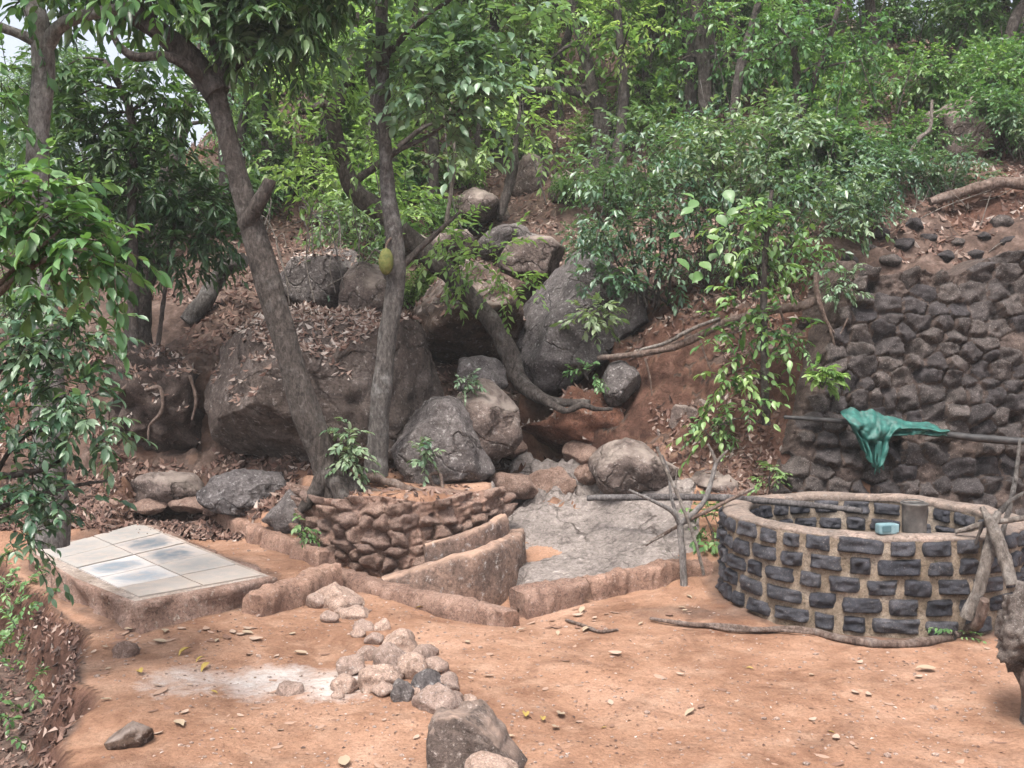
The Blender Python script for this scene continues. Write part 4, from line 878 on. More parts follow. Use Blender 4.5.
for pts, rr, mt in (([at(966, 618, 7.75), at(978, 590, 7.72), at(988, 556, 7.75), at(992, 530, 7.8), at(998, 512, 7.85)], [.05, .05, .045, .04, .035], 'deadwood'),
                    ([at(1012, 585, 7.5), at(1002, 550, 7.6), at(993, 528, 7.7), at(982, 507, 7.8)], [.05, .05, .045, .02], 'deadwood'),
                    ([at(1000, 540, 7.9), at(1010, 505, 8.0), at(1016, 475, 8.1), at(1020, 440, 8.2)], [.025, .022, .02, .012], 'bark2'),
                    ([at(955, 532, 7.9), at(985, 524, 7.85), at(1024, 518, 7.8), at(1060, 512, 7.8)], [.018, .024, .022, .02], 'deadwood'),
                    ([at(975, 545, 7.85), at(980, 532, 7.85), at(984, 522, 7.82)], [.012, .014, .012], 'darkbark'),
                    ([at(1000, 512, 8.0), at(1012, 500, 8.0), at(1035, 488, 8.0)], [.025, .02, .014], 'bark2')):
    mb = MB(); tube(mb, pts, rr, 24, 8, .25, 0, 9); mb.build('limb', M[mt], dp)
# gnarled stump at the right edge
st = thing('gnarled_stump', 'gnarled grey stump with a narrow foot at the right edge', 'stump', at(1024, 760, 5.9))
V, F = rockgeo(at(1040, 630, 6.1), (.30, .3, .30), 515, 5, planes=3, rough=.2, fine=.11); mb = MB(); mb.add(V, F)
tube(mb, [at(1052, 800, 6.0), at(1054, 740, 6.02), at(1050, 690, 6.08), at(1044, 640, 6.1)], [.36, .2, .16, .2], 50, 26, .4, 0, 4); mb.build('wood', M['stumpbark'], st)
mb = MB(); tube(mb, [at(1046, 706, 5.98), at(1034, 684, 5.92), at(1034, 655, 5.95)], [.08, .07, .03], 14, 10, .3, 0, 8); mb.build('root_flare', M['root'], st)
# bare shrub
g0 = on(684, 586); sh = thing('bare_shrub', 'bare grey shrub with forking leafless branches in front of the bedrock', 'shrub', g0); Yb = g0[1]
b1 = MB(); tube(b1, [g0 - np.array([0, 0, .05]), at(683, 560, Yb), at(681, 540, Yb), at(680, 522, Yb)], [.036, .032, .03, .03], 20, 8, .15); b1.build('stem', M['palebark'], sh)
for pts, rr in (([at(680, 524, Yb), at(672, 512, Yb - .05), at(655, 502, Yb - .1), at(629, 490, Yb - .15)], [.026, .02, .012]), ([at(680, 524, Yb), at(695, 512, Yb), at(707, 495, Yb), at(716, 463, Yb + .05)], [.03, .026, .02]),
                ([at(716, 463, Yb + .05), at(712, 452, Yb + .05), at(708, 444, Yb + .05)], [.018, .01]), ([at(716, 463, Yb + .05), at(722, 456, Yb + .05), at(728, 450, Yb + .05)], [.018, .01]),
                ([at(704, 575, Yb - .1), at(695, 540, Yb - .1), at(680, 500, Yb - .05), at(664, 465, Yb), at(657, 447, Yb)], [.016, .018, .016, .014]), ([at(680, 524, Yb), at(672, 500, Yb + .1), at(668, 470, Yb + .2), at(662, 455, Yb + .2)], [.02, .015, .008]),
                ([at(664, 535, Yb), at(650, 542, Yb), at(641, 546, Yb)], [.012, .008]), ([at(676, 495, Yb), at(676, 480, Yb), at(677, 468, Yb)], [.01, .006])):
    b1 = MB(); tube(b1, pts, rr, 20, 7, .15); b1.build('branch', M['deadwood' if rr[0] < .02 else 'palebark'], sh)
simple('dead_branch', 'reddish dead stick leaning through the bare shrub towards the well rim', 'branch', [at(645, 545, Yb + .1), at(680, 525, Yb + .05), at(715, 507, Yb - .1), at(754, 488, 9.5)], [.014, .018, .02, .014], M['root'], 24, 7, .2, 4)
# roots running over the terrace and the bank
simple('tree_root', 'thick root running across the top of the terrace from the leaning trunk', 'root', [at(345, 487, 10.6), at(372, 478, 10.75), at(400, 486, 10.6), at(432, 497, 10.5)], [.05, .055, .05, .03], M['root'], 30, 9, .3, 1)
simple('tree_root', 'second root beside the thick one on the terrace top', 'root', [at(340, 492, 10.4), at(362, 489, 10.45), at(380, 494, 10.4), at(402, 498, 10.4)], [.04, .045, .04, .02], M['root'], 30, 9, .3, 2)
simple('tree_root', 'thin looping root on the terrace at the foot of the pointed boulder', 'root', [at(436, 492, 10.9), at(430, 476, 11.0), at(440, 474, 11.0), at(444, 490, 10.8), at(460, 497, 10.6)], [.022, .02, .018, .016], M['root'], 30, 7, .2, 3)
simple('tree_root', 'long pale root hanging along the top of the red bank', 'root', [at(598, 358, 12.5), at(640, 354, 12.2), at(680, 345, 11.95), at(718, 326, 11.75), at(760, 312, 11.6), at(800, 306, 11.5), at(818, 300, 11.5)], [.03, .045, .05, .05, .055, .05], M['root'], 50, 8, .25, 4)
simple('tree_root', 'thin root crossing over the long pale one on the red bank', 'root', [at(640, 350, 12.2), at(668, 342, 12.0), at(690, 330, 11.8), at(720, 318, 11.7)], [.02, .025, .02], M['deadwood'], 30, 7, .2, 5)
for i, (pts, lab) in enumerate([([(816, 272), (818, 300), (830, 330), (836, 350)], 'thick root dangling down the left end of the stone wall'), ([(818, 290), (826, 318), (838, 335), (848, 318)], 'wiry root looping beside the left end of the stone wall'), ([(780, 310), (786, 330), (782, 350), (788, 365)], 'short root dangling from the red bank by the sapling'), ([(700, 340), (706, 358), (712, 372)], 'rootlet hanging from the middle of the red bank'), ([(645, 358), (650, 378), (652, 396)], 'rootlet hanging above the embedded grey stone')]):
    simple('hanging_root', lab, 'root', [at(x, y, 11.35 if x > 770 else 11.8) for x, y in pts], [.03 if i == 0 else .014, .02 if i == 0 else .01, .008], M['root'], 24, 6, .3, 20 + i)
for i, (pts, lab) in enumerate([([(118, 360), (130, 380), (112, 400), (108, 430), (112, 455)], 'root curling down the dark earth outcrop on its left'), ([(145, 390), (160, 388), (162, 410), (150, 425), (148, 440)], 'looped root in the middle of the dark earth outcrop'), ([(190, 375), (196, 400), (192, 420)], 'fine root on the right of the dark earth outcrop')]):
    simple('hanging_root', lab, 'root', [at(x, y, 12.05) for x, y in pts], [.025, .022, .012], M['root'], 24, 6, .3, 30 + i)
simple('fallen_log', 'curved pale fallen limb on the slope left of the leaning trunk', 'log', [at(186, 322, 14.0), at(202, 304, 14.1), at(215, 280, 14.2), at(226, 266, 14.1), at(244, 262, 14.0)], [.11, .12, .13, .13, .12], M['bark2'], 30, 12, .25, 12)

# ------------------------------------------------------------------ foliage
def sprigs(mL, mT, st, dr, length, n, L, Wr=.38, droop=.35, hi=False, mat=0, tmat=1, base=.5, spread=.9, hang=.25, tw=.004, jit=.27):
    S = len(st); 
    if S == 0: return
    st = np.asarray(st, float); dr = unit(dr); ln = np.broadcast_to(length, S) * rng.uniform(.6, 1.25, S)
    t = (np.linspace(.18, 1, n)[None] + rng.uniform(-.05, .05, (S, n))).clip(.05, 1)
    Pt = st[:, None] + dr[:, None] * (ln[:, None] * t)[..., None]; Pt[..., 2] -= droop * ln[:, None] * t ** 2
    tan = dr[:, None] * np.ones((1, n, 1)); tan[..., 2] = tan[..., 2] - 2 * droop * t; tan = unit(tan)
    side = unit(np.cross(tan, np.array([0, 0, 1.]) + .3 * rng.normal(size=(S, 1, 3))))
    sg = np.where(np.arange(n) % 2 == 0, 1., -1.)[None, :, None]
    D = tan * (.55 + .6 * (t ** 3))[..., None] + side * sg * spread * (1.05 - .75 * t ** 3)[..., None] + rng.normal(size=(S, n, 3)) * .22; D[..., 2] -= hang
    U = np.array([0, 0, 1.]) + .38 * rng.normal(size=(S, n, 3))
    v = np.clip(base + rng.normal(size=(S, 1)) * jit * .7 + rng.normal(size=(S, n)) * jit, 0, 1)
    LL = L * rng.uniform(.6, 1.25, (S, n))
    leafbatch(mL, Pt.reshape(-1, 3), D.reshape(-1, 3), U.reshape(-1, 3), LL.ravel(), LL.ravel() * Wr, hi, mat, v.ravel())
    if mT is not None:
        q = np.array([0, .5, 1.]); Q = st[:, None] + dr[:, None] * (ln[:, None] * q)[..., None]; Q[..., 2] -= droop * ln[:, None] * q ** 2
        a = unit(np.cross(dr, np.array([.2, .3, .9]))); b = np.cross(dr, a)
        ring = np.stack([a, -.5 * a + .87 * b, -.5 * a - .87 * b], 1)
        V = Q[:, :, None] + ring[:, None] * (tw * np.array([1, .7, .3]))[None, :, None, None]
        base_f = np.array([[r * 3 + k, r * 3 + (k + 1) % 3, r * 3 + 3 + (k + 1) % 3, r * 3 + 3 + k] for r in range(2) for k in range(3)])
        F = (base_f[None] + (np.arange(S) * 9)[:, None, None]).reshape(-1, 4)
        mT.add(V.reshape(-1, 3), F, tmat, .5)
def clump(mL, mT, c, rad, S, length, n, L, out=1., up=.1, base=.5, **kw):
    c = np.asarray(c, float); rad = np.broadcast_to(rad, 3).astype(float)
    d = unit(rng.normal(size=(S, 3))); r = rng.random((S, 1)) ** .45
    st = c + d * r * rad; dr = unit(d * out + rng.normal(size=(S, 3)) * .6 + np.array([0, 0, up]))
    sprigs(mL, mT, st, dr, length, n, L, base=np.clip(base + .2 * rng.normal(), 0.05, .95), **kw)
KIND = {   # leaf mat, leaf length, width ratio, sprig length, leaves, droop, hang
    'mango': dict(m='leafdark', L=.17, Wr=.3, length=.3, n=9, droop=.3, hang=.3, spread=.9),
    'mid': dict(m='leafmid', L=.11, Wr=.5, length=.42, n=9, droop=.3, hang=.3),
    'blue': dict(m='leafblue', L=.11, Wr=.45, length=.38, n=9, droop=.25, hang=.3),
    'lime': dict(m='leaflight', L=.13, Wr=.45, length=.55, n=10, droop=.25, hang=.15),
    'pale': dict(m='leafpale', L=.14, Wr=.5, length=.5, n=8, droop=.2, hang=.2),
}
def crown(parent, clumps, kind, hi=False, scaleL=1., name='crown', twigmat='darkbark', tw=.004, lscale=1.):
    k = dict(KIND[kind]); m = k.pop('m'); k['L'] *= scaleL; k['length'] *= lscale; mb = MB()
    for c in clumps:
        cen, rad, S = c[:3]; b = c[3] if len(c) > 3 else .5
        clump(mb, mb, cen, rad, S, base=b, hi=hi, tw=tw, **k)
    return mb.build(name, [M[m], M[twigmat]], parent)
def pxc(lst, Y):
    """clumps given as (px, py, radius px, sprigs[, depth offset[, tone]])"""
    o = []
    for e in lst:
        y = Y + (e[4] if len(e) > 4 else 0); r = e[2] / FPX * y
        o.append((at(e[0], e[1], y), (r, r * .9, r * .75), e[3], e[5] if len(e) > 5 else .5))
    return o
def pxp(lst, Y): return [at(e[0], e[1], e[2] if len(e) > 2 else Y) for e in lst]

# 1 the big leaning tree on the terrace
T1 = thing('leaning_tree', 'large leaning dark trunked tree growing out of the terrace, forking near the top', 'tree', at(335, 500, 10.5))
mb = MB(); tube(mb, pxp([(350, 515, 10.5), (331, 478, 10.45), (312, 430, 10.4), (296, 380, 10.4), (279, 318, 10.4), (262, 262, 10.4), (250, 222, 10.4), (238, 175, 10.4), (226, 130, 10.4), (214, 84, 10.4)], 0), [.25, .16, .142, .135, .135, .137, .133, .12, .11, .11], 90, 22, .16, 0, 3)
for a, e in ((0, (385, 502, 10.35)), (1, (300, 512, 10.3)), (2, (350, 520, 10.1)), (3, (368, 492, 10.7))):
    tube(mb, pxp([(328, 468, 10.42), ((328 + e[0]) / 2 + 2, 492, (10.42 + e[2]) / 2), e], 0), [.12, .10, .04], 16, 10, .25, 0, 30 + a)
tr_ = mb.build('trunk', M['bark'], T1)
for nm, pts, rr in (('limb', [(218, 95, 10.4), (200, 70, 10.4), (172, 42, 10.3), (138, 16, 10.2), (100, -12, 10.1), (60, -50, 10)], [.15, .13, .12, .11, .09, .07]),
                    ('limb', [(212, 100, 10.4), (226, 60, 10.45), (240, 20, 10.5), (256, -30, 10.6), (270, -80, 10.7)], [.11, .095, .10, .09, .06]),
                    ('limb', [(224, 66, 10.45), (212, 28, 10.5), (200, -10, 10.6), (180, -60, 10.7)], [.08, .075, .07, .05]),
                    ('limb', [(206, 82, 10.35), (188, 66, 10.2), (165, 56, 10.1), (135, 57, 10.0), (118, 44, 9.95), (112, 30, 9.9)], [.06, .055, .05, .045, .035, .025]),
                    ('limb', [(232, 70, 10.4), (250, 52, 10.3), (268, 30, 10.2), (285, 0, 10.1)], [.06, .05, .04, .03]),
                    ('broken_stub', [(246, 226, 10.38), (256, 208, 10.25), (268, 186, 10.2), (270, 180, 10.2)], [.11, .08, .065, .055])):
    b1 = MB(); tube(b1, pxp(pts, 0), rr, 30, 12, .2, 0, 5); b1.build(nm, M['bark'], tr_)
crown(T1, pxc([(262, 18, 28, 44), (290, 25, 24, 36), (240, -20, 44, 60), (305, -5, 30, 40), (185, -14, 26, 30), (150, -28, 40, 50), (105, -30, 40, 44), (232, 40, 14, 9), (340, -40, 50, 50), (60, -30, 50, 44), (245, -60, 60, 70), (310, 46, 10, 6), (215, 12, 16, 12), (272, 48, 12, 8)], 10.2), 'mango', hi=True, scaleL=1.1)

# 2 slim trunk with the jackfruit
T2 = thing('jackfruit_tree', 'slim straight pale trunk rising in front of the huge boulder', 'tree', at(377, 466, 10.9))
mb = MB(); tube(mb, pxp([(376, 475), (378, 440), (381, 400), (386, 350), (392, 310), (397, 270), (394, 235), (388, 190), (385, 140), (383, 80), (382, 20), (381, -60), (380, -140)], 10.9), [.14, .115, .108, .104, .102, .10, .092, .082, .077, .075, .072, .068, .05], 90, 16, .12, 0, 8); tr_ = mb.build('trunk', M['bark2'], T2)
for pts, rr in (([(398, 270, 10.9), (406, 262, 10.95), (420, 248, 11), (442, 228, 11.05), (460, 212, 11.1)], [.05, .045, .035, .025, .015]), ([(386, 160, 10.9), (400, 150, 10.9), (430, 135, 10.85), (452, 118, 10.8), (470, 96, 10.7)], [.03, .025, .02, .015, .008]),
                ([(392, 268, 10.9), (386, 262, 10.8), (376, 250, 10.8), (366, 262, 10.8)], [.03, .02, .012, .008]), ([(384, 60, 10.9), (410, 30, 10.8), (450, 0, 10.7), (490, -30, 10.6)], [.04, .03, .025, .012])):
    b1 = MB(); tube(b1, pxp(pts, 0), rr, 20, 8, .2); b1.build('branch', M['bark'], tr_)
crown(T2, pxc([(450, 70, 34, 40), (478, 88, 26, 30), (425, 50, 28, 30), (470, 50, 30, 26), (440, 108, 20, 18), (415, 85, 20, 16), (500, 20, 40, 30), (420, -20, 50, 40), (450, 140, 14, 8), (360, 20, 30, 24)], 10.8), 'pale', hi=True, scaleL=.95)
fr = thing('jackfruit', 'green yellow oblong jackfruit hanging from the slim trunk', 'fruit', at(386, 247, 10.72))
V, F = ico(5); P = V * np.array([.075, .075, .14]) * (1 - .12 * V[:, 2:3]); P = P + unit(V) * (.009 * np.abs(vnoise(V * 11, 4)))[:, None]; mb = MB(); mb.add(P + at(386, 260, 10.72), F)
mb.build('fruit', plain('jackfruit_skin', [(.055, .075, .018), (.11, .12, .03), (.17, .15, .045)], 22, .75, 1.), fr)
mb = MB(); tube(mb, [at(386, 250, 10.72), at(387, 243, 10.74), at(391, 238, 10.82)], [.012, .014, .016], 8, 6); mb.build('stalk', M['root'], fr)

# 3 leaning old tree over the gully, its roots gripping the bank
T3 = thing('gully_tree', 'thick bent tree leaning left across the gully with roots over the bank', 'tree', at(520, 385, 12.9))
mb = MB(); tube(mb, pxp([(590, 403, 12.1), (560, 402, 12.2), (538, 396, 12.3), (520, 380, 12.6), (508, 350, 12.8), (490, 318, 12.9), (462, 290, 13.0), (432, 258, 13.0), (408, 236, 13.0), (380, 212, 13.0), (352, 188, 13.0), (340, 150, 13.0), (334, 118, 13.0), (345, 85, 13.1), (352, 50, 13.2), (356, 10, 13.3)], 0), [.045, .06, .09, .11, .115, .12, .125, .13, .125, .12, .12, .10, .09, .075, .07, .055], 110, 14, .22, 0, 14); tr_ = mb.build('trunk', M['bark'], T3)
for pts, rr in (([(334, 120, 13), (326, 105, 13), (312, 110, 12.9), (298, 112, 12.8)], [.09, .07, .05, .03]), ([(350, 184, 13), (378, 165, 13.1), (420, 130, 13.2), (445, 118, 13.3)], [.06, .05, .035, .02]), ([(536, 394, 12.3), (552, 404, 12.1), (566, 411, 12.0), (582, 405, 12.0), (596, 409, 12.0), (612, 409, 12.1)], [.06, .05, .04, .036, .03, .02])):
    b1 = MB(); tube(b1, pxp(pts, 0), rr, 20, 9, .22); b1.build('branch', M['bark'], tr_)
crown(T3, pxc([(440, 222, 30, 14), (470, 245, 32, 16), (500, 262, 32, 16), (515, 290, 16, 5), (405, 200, 24, 12), (330, 60, 44, 40), (365, 30, 44, 40), (310, 90, 34, 26), (300, 150, 30, 20), (455, 285, 20, 4), (350, 130, 30, 16)], 12.6), 'lime', scaleL=.95)

# 4 left foreground tree
T4 = thing('grey_tree', 'pale grey barked tree at the left edge with a branch sweeping right', 'tree', at(45, 540, 7.6))
mb = MB(); tube(mb, pxp([(48, 545), (50, 480), (50, 420), (46, 350), (42, 280), (40, 210), (37, 160), (40, 110), (44, 70), (40, 30), (28, -10), (15, -60)], 7.6), [.15, .12, .115, .11, .105, .10, .085, .075, .08, .075, .07, .06], 90, 18, .15, 0, 19); tr_ = mb.build('trunk', M['palebark'], T4)
for pts, rr in (([(45, 48, 7.6), (62, 24, 7.55), (90, 14, 7.5), (122, 8, 7.45), (142, -8, 7.4)], [.06, .05, .046, .042, .035]), ([(42, 45, 7.6), (28, 38, 7.55), (8, 30, 7.5), (-20, 20, 7.45)], [.045, .04, .035, .03])):
    b1 = MB(); tube(b1, pxp(pts, 0), rr, 24, 12, .18); b1.build('limb', M['palebark'], tr_)
crown(T4, pxc([(2, 120, 24, 16), (2, 75, 18, 9), (80, -30, 40, 24), (10, -25, 40, 30), (140, -35, 40, 26)], 7.4), 'mid', hi=True)

# 5 low foliage at the left edge, near the camera
S1 = thing('leafy_bush', 'bright green large leaved bush reaching in from the left edge', 'bush', at(-40, 560, 5.3))
mb = MB(); [tube(mb, pxp(p, 5.3), [.022, .016, .008], 30, 7, .15) for p in ([(-60, 590), (-40, 430), (-10, 300), (60, 230)], [(-60, 590), (-50, 400), (-30, 260), (20, 190)], [(-10, 300), (40, 262), (105, 245)])]; mb.build('stems', M['root'], S1)
crown(S1, pxc([(30, 225, 34, 20), (75, 232, 30, 16), (105, 245, 22, 9), (15, 195, 24, 12), (60, 200, 22, 10), (-10, 240, 40, 22), (112, 275, 12, 3), (40, 275, 26, 8), (-15, 180, 30, 12)], 5.3), 'mid', hi=True, scaleL=.92, name='foliage', twigmat='root', lscale=.65)
S2 = thing('leafy_bush', 'dull green small leaved bush hanging over the concrete cover at the left edge', 'bush', at(-30, 620, 6.6))
mb = MB(); [tube(mb, pxp(p, 6.6), [.025, .018, .008], 30, 7, .15) for p in ([(-40, 640), (-20, 520), (20, 440), (95, 425)], [(-40, 640), (-30, 480), (0, 370), (70, 350)], [(-40, 640), (-10, 520), (60, 490), (110, 480)], [(-20, 480), (40, 470), (70, 455)])]; mb.build('stems', M['darkbark'], S2)
crown(S2, pxc([(30, 352, 36, 29), (70, 387, 34, 27), (20, 412, 40, 35), (90, 422, 28, 17), (50, 332, 30, 21), (0, 322, 40, 29), (110, 424, 14, 5), (30, 492, 34, 27), (70, 497, 22, 10), (10, 532, 36, 24), (60, 352, 26, 16), (0, 462, 30, 13), (80, 332, 22, 9), (75, 302, 24, 10), (30, 292, 30, 16)], 6.6), 'blue', hi=True, scaleL=.75, name='foliage', lscale=.7)
S3 = thing('seedling_patch', 'low green weeds at the bottom left beside the yard edge', 'weeds', on(10, 640))
crown(S3, [(on(x, y) + np.array([0, 0, .08]), (.16, .16, .1), 7) for x, y in ((8, 600), (20, 622), (5, 655), (30, 590), (12, 690), (2, 720), (30, 640), (40, 610), (18, 665), (28, 700), (6, 745), (14, 575))], 'mid', name='foliage', scaleL=.6, lscale=.45)

# 6 trees and bushes on the left slope
def small_tree(label, name, Y, trunk, rad, clumps, kind, mat='darkbark', br=(), hi=False, scaleL=1., cat='tree', crown_name='crown'):
    t = thing(name, label, cat, at(trunk[0][0], trunk[0][1], Y)); mb = MB(); tube(mb, pxp(trunk, Y), rad, 60, 12, .2, 0, int(trunk[0][0]))
    cl = pxc(clumps, Y)
    if cl: 
        tb = mb; P = np.array(pxp(trunk, Y))
        for c in cl:
            j = np.argmin(np.linalg.norm(P - c[0], axis=1)); mid = (P[j] + c[0]) / 2 + np.array([0, 0, .08]); tube(tb, [P[j], mid, c[0]], [rad[-1] * .6, rad[-1] * .4, .008], 10, 5, .2, cap=False)
        crown(t, cl, kind, hi, scaleL, name=crown_name)
    tr_ = mb.build('trunk', M[mat], t)
    for pts, rr in br: b1 = MB(); tube(b1, pxp(pts, Y), rr, 24, 8, .2); b1.build('branch', M[mat], tr_)
    return t
small_tree('dark leaved mango tree with a thin black trunk between the two left trunks', 'mango_tree', 11.8, [(133, 330), (133, 250), (132, 195), (134, 150), (130, 112), (122, 90), (105, 60)], [.07, .06, .06, .055, .05, .04, .03],
           [(100, 130, 36, 50, 0, .3), (75, 165, 36, 46, 0, .35), (150, 110, 30, 36, .2, .35), (165, 160, 28, 30, .2, .4), (120, 185, 34, 36, 0, .3), (80, 95, 30, 34, 0, .35), (95, 215, 34, 26, 0, .45), (60, 130, 26, 26), (140, 70, 26, 26), (178, 100, 22, 18), (60, 70, 24, 20)], 'mango', hi=False)
small_tree('bushy dark sapling screening the slope to the left of the leaning tree', 'slope_bush', 12.2, [(158, 345), (165, 290), (172, 240), (178, 200)], [.03, .025, .02, .015],
           [(165, 200, 34, 40, 0, .5), (205, 215, 32, 34, 0, .5), (190, 245, 32, 34, .2, .45), (150, 240, 28, 26, .2, .5), (215, 190, 24, 20), (120, 250, 24, 16), (225, 240, 18, 14)], 'mango', cat='bush', crown_name='foliage')
small_tree('forked dark trunk on the slope just left of the leaning tree', 'slope_tree', 15.5, [(150, 260), (160, 215), (172, 165), (184, 125), (192, 95), (198, 60)], [.10, .10, .10, .09, .08, .06], [(200, 40, 36, 30), (170, 60, 30, 24), (215, 90, 30, 20), (230, 130, 26, 14)], 'blue', br=[([(163, 205), (164, 170), (168, 130), (165, 100)], [.07, .06, .05, .04])], scaleL=1.1)
small_tree('thick stumpy trunk standing on the slope above the dark outcrop', 'old_trunk', 13.3, [(138, 362), (137, 330), (142, 295), (150, 262), (146, 235), (140, 200)], [.20, .17, .15, .13, .10, .07], [(140, 190, 30, 14), (110, 270, 24, 10)], 'blue', mat='bark')
small_tree('straight slender grey trunk seen right of the leaning tree', 'slender_tree', 18.0, [(267, 200), (267, 150), (266, 100), (264, 40), (262, -40)], [.10, .095, .09, .08, .06], [(280, 60, 40, 30), (250, 90, 30, 20), (300, 100, 34, 20), (280, 20, 40, 30), (310, 60, 30, 20)], 'lime', mat='bark', scaleL=1.3)

# 7 trees up the gully and to the right
small_tree('dark bent trunk with a long horizontal bough at the top centre', 'hill_tree', 18.5, [(560, 262), (572, 235), (590, 185), (598, 150), (602, 118), (592, 85), (582, 40), (575, -5), (570, -60)], [.13, .15, .15, .16, .15, .13, .12, .11, .08], [(560, 20, 50, 34), (620, 40, 50, 34), (540, 70, 36, 20), (640, 90, 40, 24), (520, 105, 26, 12), (600, -10, 60, 30)], 'lime', br=[([(598, 108), (585, 95), (560, 91), (530, 91), (505, 94), (485, 96)], [.10, .085, .08, .07, .05, .03])], scaleL=1.3, mat='bark')
small_tree('upright dark trunk at the top right of centre', 'hill_tree', 18.0, [(712, 215), (710, 170), (707, 120), (703, 60), (697, 0), (694, -60)], [.14, .14, .13, .12, .11, .08], [(720, 20, 40, 24), (680, 60, 36, 20), (740, 60, 36, 20), (690, -10, 40, 24)], 'mid', br=[([(706, 70), (730, 55), (760, 60), (800, 45)], [.05, .04, .03, .02])], scaleL=1.3, mat='bark')
small_tree('forked pale trunk rising from the middle of the big bush', 'hill_tree', 15.5, [(800, 200), (800, 150), (798, 110), (797, 80), (794, 45)], [.09, .085, .08, .07, .05], [(800, 30, 40, 40), (830, 60, 34, 34), (770, 50, 34, 34), (850, 20, 40, 36), (760, 15, 34, 26), (820, 100, 30, 24), (870, 60, 36, 30)], 'mid', br=[([(800, 118), (812, 85), (824, 55), (838, 10), (848, -30)], [.06, .055, .05, .04, .025])], scaleL=1.1, mat='bark')
small_tree('small crooked dark trunk beside the rock at the head of the gully', 'crooked_tree', 17.2, [(500, 215), (508, 190), (514, 165), (516, 140), (520, 110)], [.09, .085, .07, .05, .03], [(520, 95, 34, 18), (500, 130, 26, 14), (540, 140, 26, 14), (470, 130, 30, 12)], 'lime', mat='bark', scaleL=1.2)
small_tree('thin curving stem with pale tips standing in the gully', 'thin_sapling', 13.5, [(446, 225), (452, 185), (455, 150), (448, 125), (452, 100)], [.03, .028, .024, .02, .012], [(455, 105, 22, 10), (440, 150, 16, 6), (465, 170, 16, 5)], 'pale', mat='deadwood')
# the sapling in front of the bank
small_tree('young sapling with a thin dark stem and light leaves in front of the red bank', 'sapling', 11.2, [(766, 425), (765, 380), (764, 330), (764, 280), (767, 235), (772, 190)], [.045, .042, .04, .038, .032, .02],
           [(745, 300, 20, 9), (740, 330, 18, 8), (770, 270, 18, 8), (735, 370, 20, 11, -.1, .8), (725, 390, 18, 8, -.1, .8), (745, 405, 16, 7), (775, 320, 16, 6), (720, 425, 14, 4), (755, 350, 14, 4), (760, 240, 24, 13), (790, 215, 24, 12), (740, 225, 26, 13), (780, 345, 12, 3)], 'mid', hi=True, scaleL=.95)
# dense bush on the bank, several stems
bb = [('dense blue green bush crowding the top of the red bank', 13.0, [(610, 170, 34, 60), (640, 140, 40, 80), (680, 150, 40, 80), (650, 190, 40, 90), (610, 215, 30, 50), (690, 200, 38, 80), (640, 235, 34, 70), (680, 250, 34, 70), (655, 275, 24, 30), (610, 250, 20, 20), (590, 195, 18, 16)], 'blue'),
      ('broad bush right of the dense blue green one, hanging over the bank', 12.9, [(740, 170, 40, 80), (780, 190, 38, 80), (820, 200, 34, 60), (730, 220, 38, 80), (770, 235, 34, 60), (700, 280, 24, 40), (735, 265, 30, 50), (800, 240, 30, 36), (850, 210, 26, 30), (830, 170, 34, 46), (720, 130, 36, 60), (770, 140, 36, 60)], 'blue')]
for lab, Y, cl, kd in bb:
    t = thing('bank_bush', lab, 'bush', at(cl[3][0], 300, Y)); mb = MB(); C_ = pxc(cl, Y); root = at(cl[3][0], 305, Y + .1)
    for c in C_: tube(mb, [root + rng.normal(size=3) * np.array([.25, .1, .02]), (root + c[0]) / 2 + rng.normal(size=3) * .08, c[0]], [.02, .014, .006], 12, 5, .2, cap=False)
    mb.build('stems', M['darkbark'], t); crown(t, [(c[0], np.array(c[1]) * 1.15, int(c[2] * .52), float(np.clip(rng.normal(.55, .22), .1, .9))) for c in C_], kd, False, 1.0, name='foliage')
t = thing('broad_leaved_plant', 'plant with large heart shaped bright leaves at the foot of the bank bushes', 'plant', at(700, 280, 12.2)); mb = MB(); pp = [at(x, y, 12.15) for x, y in ((690, 215), (712, 222), (736, 212), (700, 260), (692, 275), (745, 240), (725, 190), (680, 190), (708, 255))]
pp = [at(x + rng.normal() * 3, y + rng.normal() * 3, 11.95 + .1 * rng.normal()) for x, y in ((690, 212), (714, 218), (738, 208), (700, 256), (692, 272), (742, 238), (728, 192), (684, 188), (712, 252), (704, 236), (722, 268), (680, 240), (752, 222), (696, 200), (730, 250), (718, 234), (706, 276), (674, 262))]
nb = len(pp); leafbatch(mb, np.array(pp), np.stack([rng.normal(size=nb) * .6, -.6 + .2 * rng.normal(size=nb), -.5 + .2 * rng.normal(size=nb)], -1), np.array([0, -.5, .8]) + .3 * rng.normal(size=(nb, 3)), rng.uniform(.14, .23, nb), rng.uniform(.10, .15, nb), True, 0, rng.uniform(.4, .85, nb))
for p in pp: tube(mb, [p, p + np.array([0, .12, -.1]), at(708, 290, 12.4)], [.006, .006, .008], 8, 4, m=1, cap=False)
mb.build('foliage', [M['leafmid'], M['darkbark']], t)

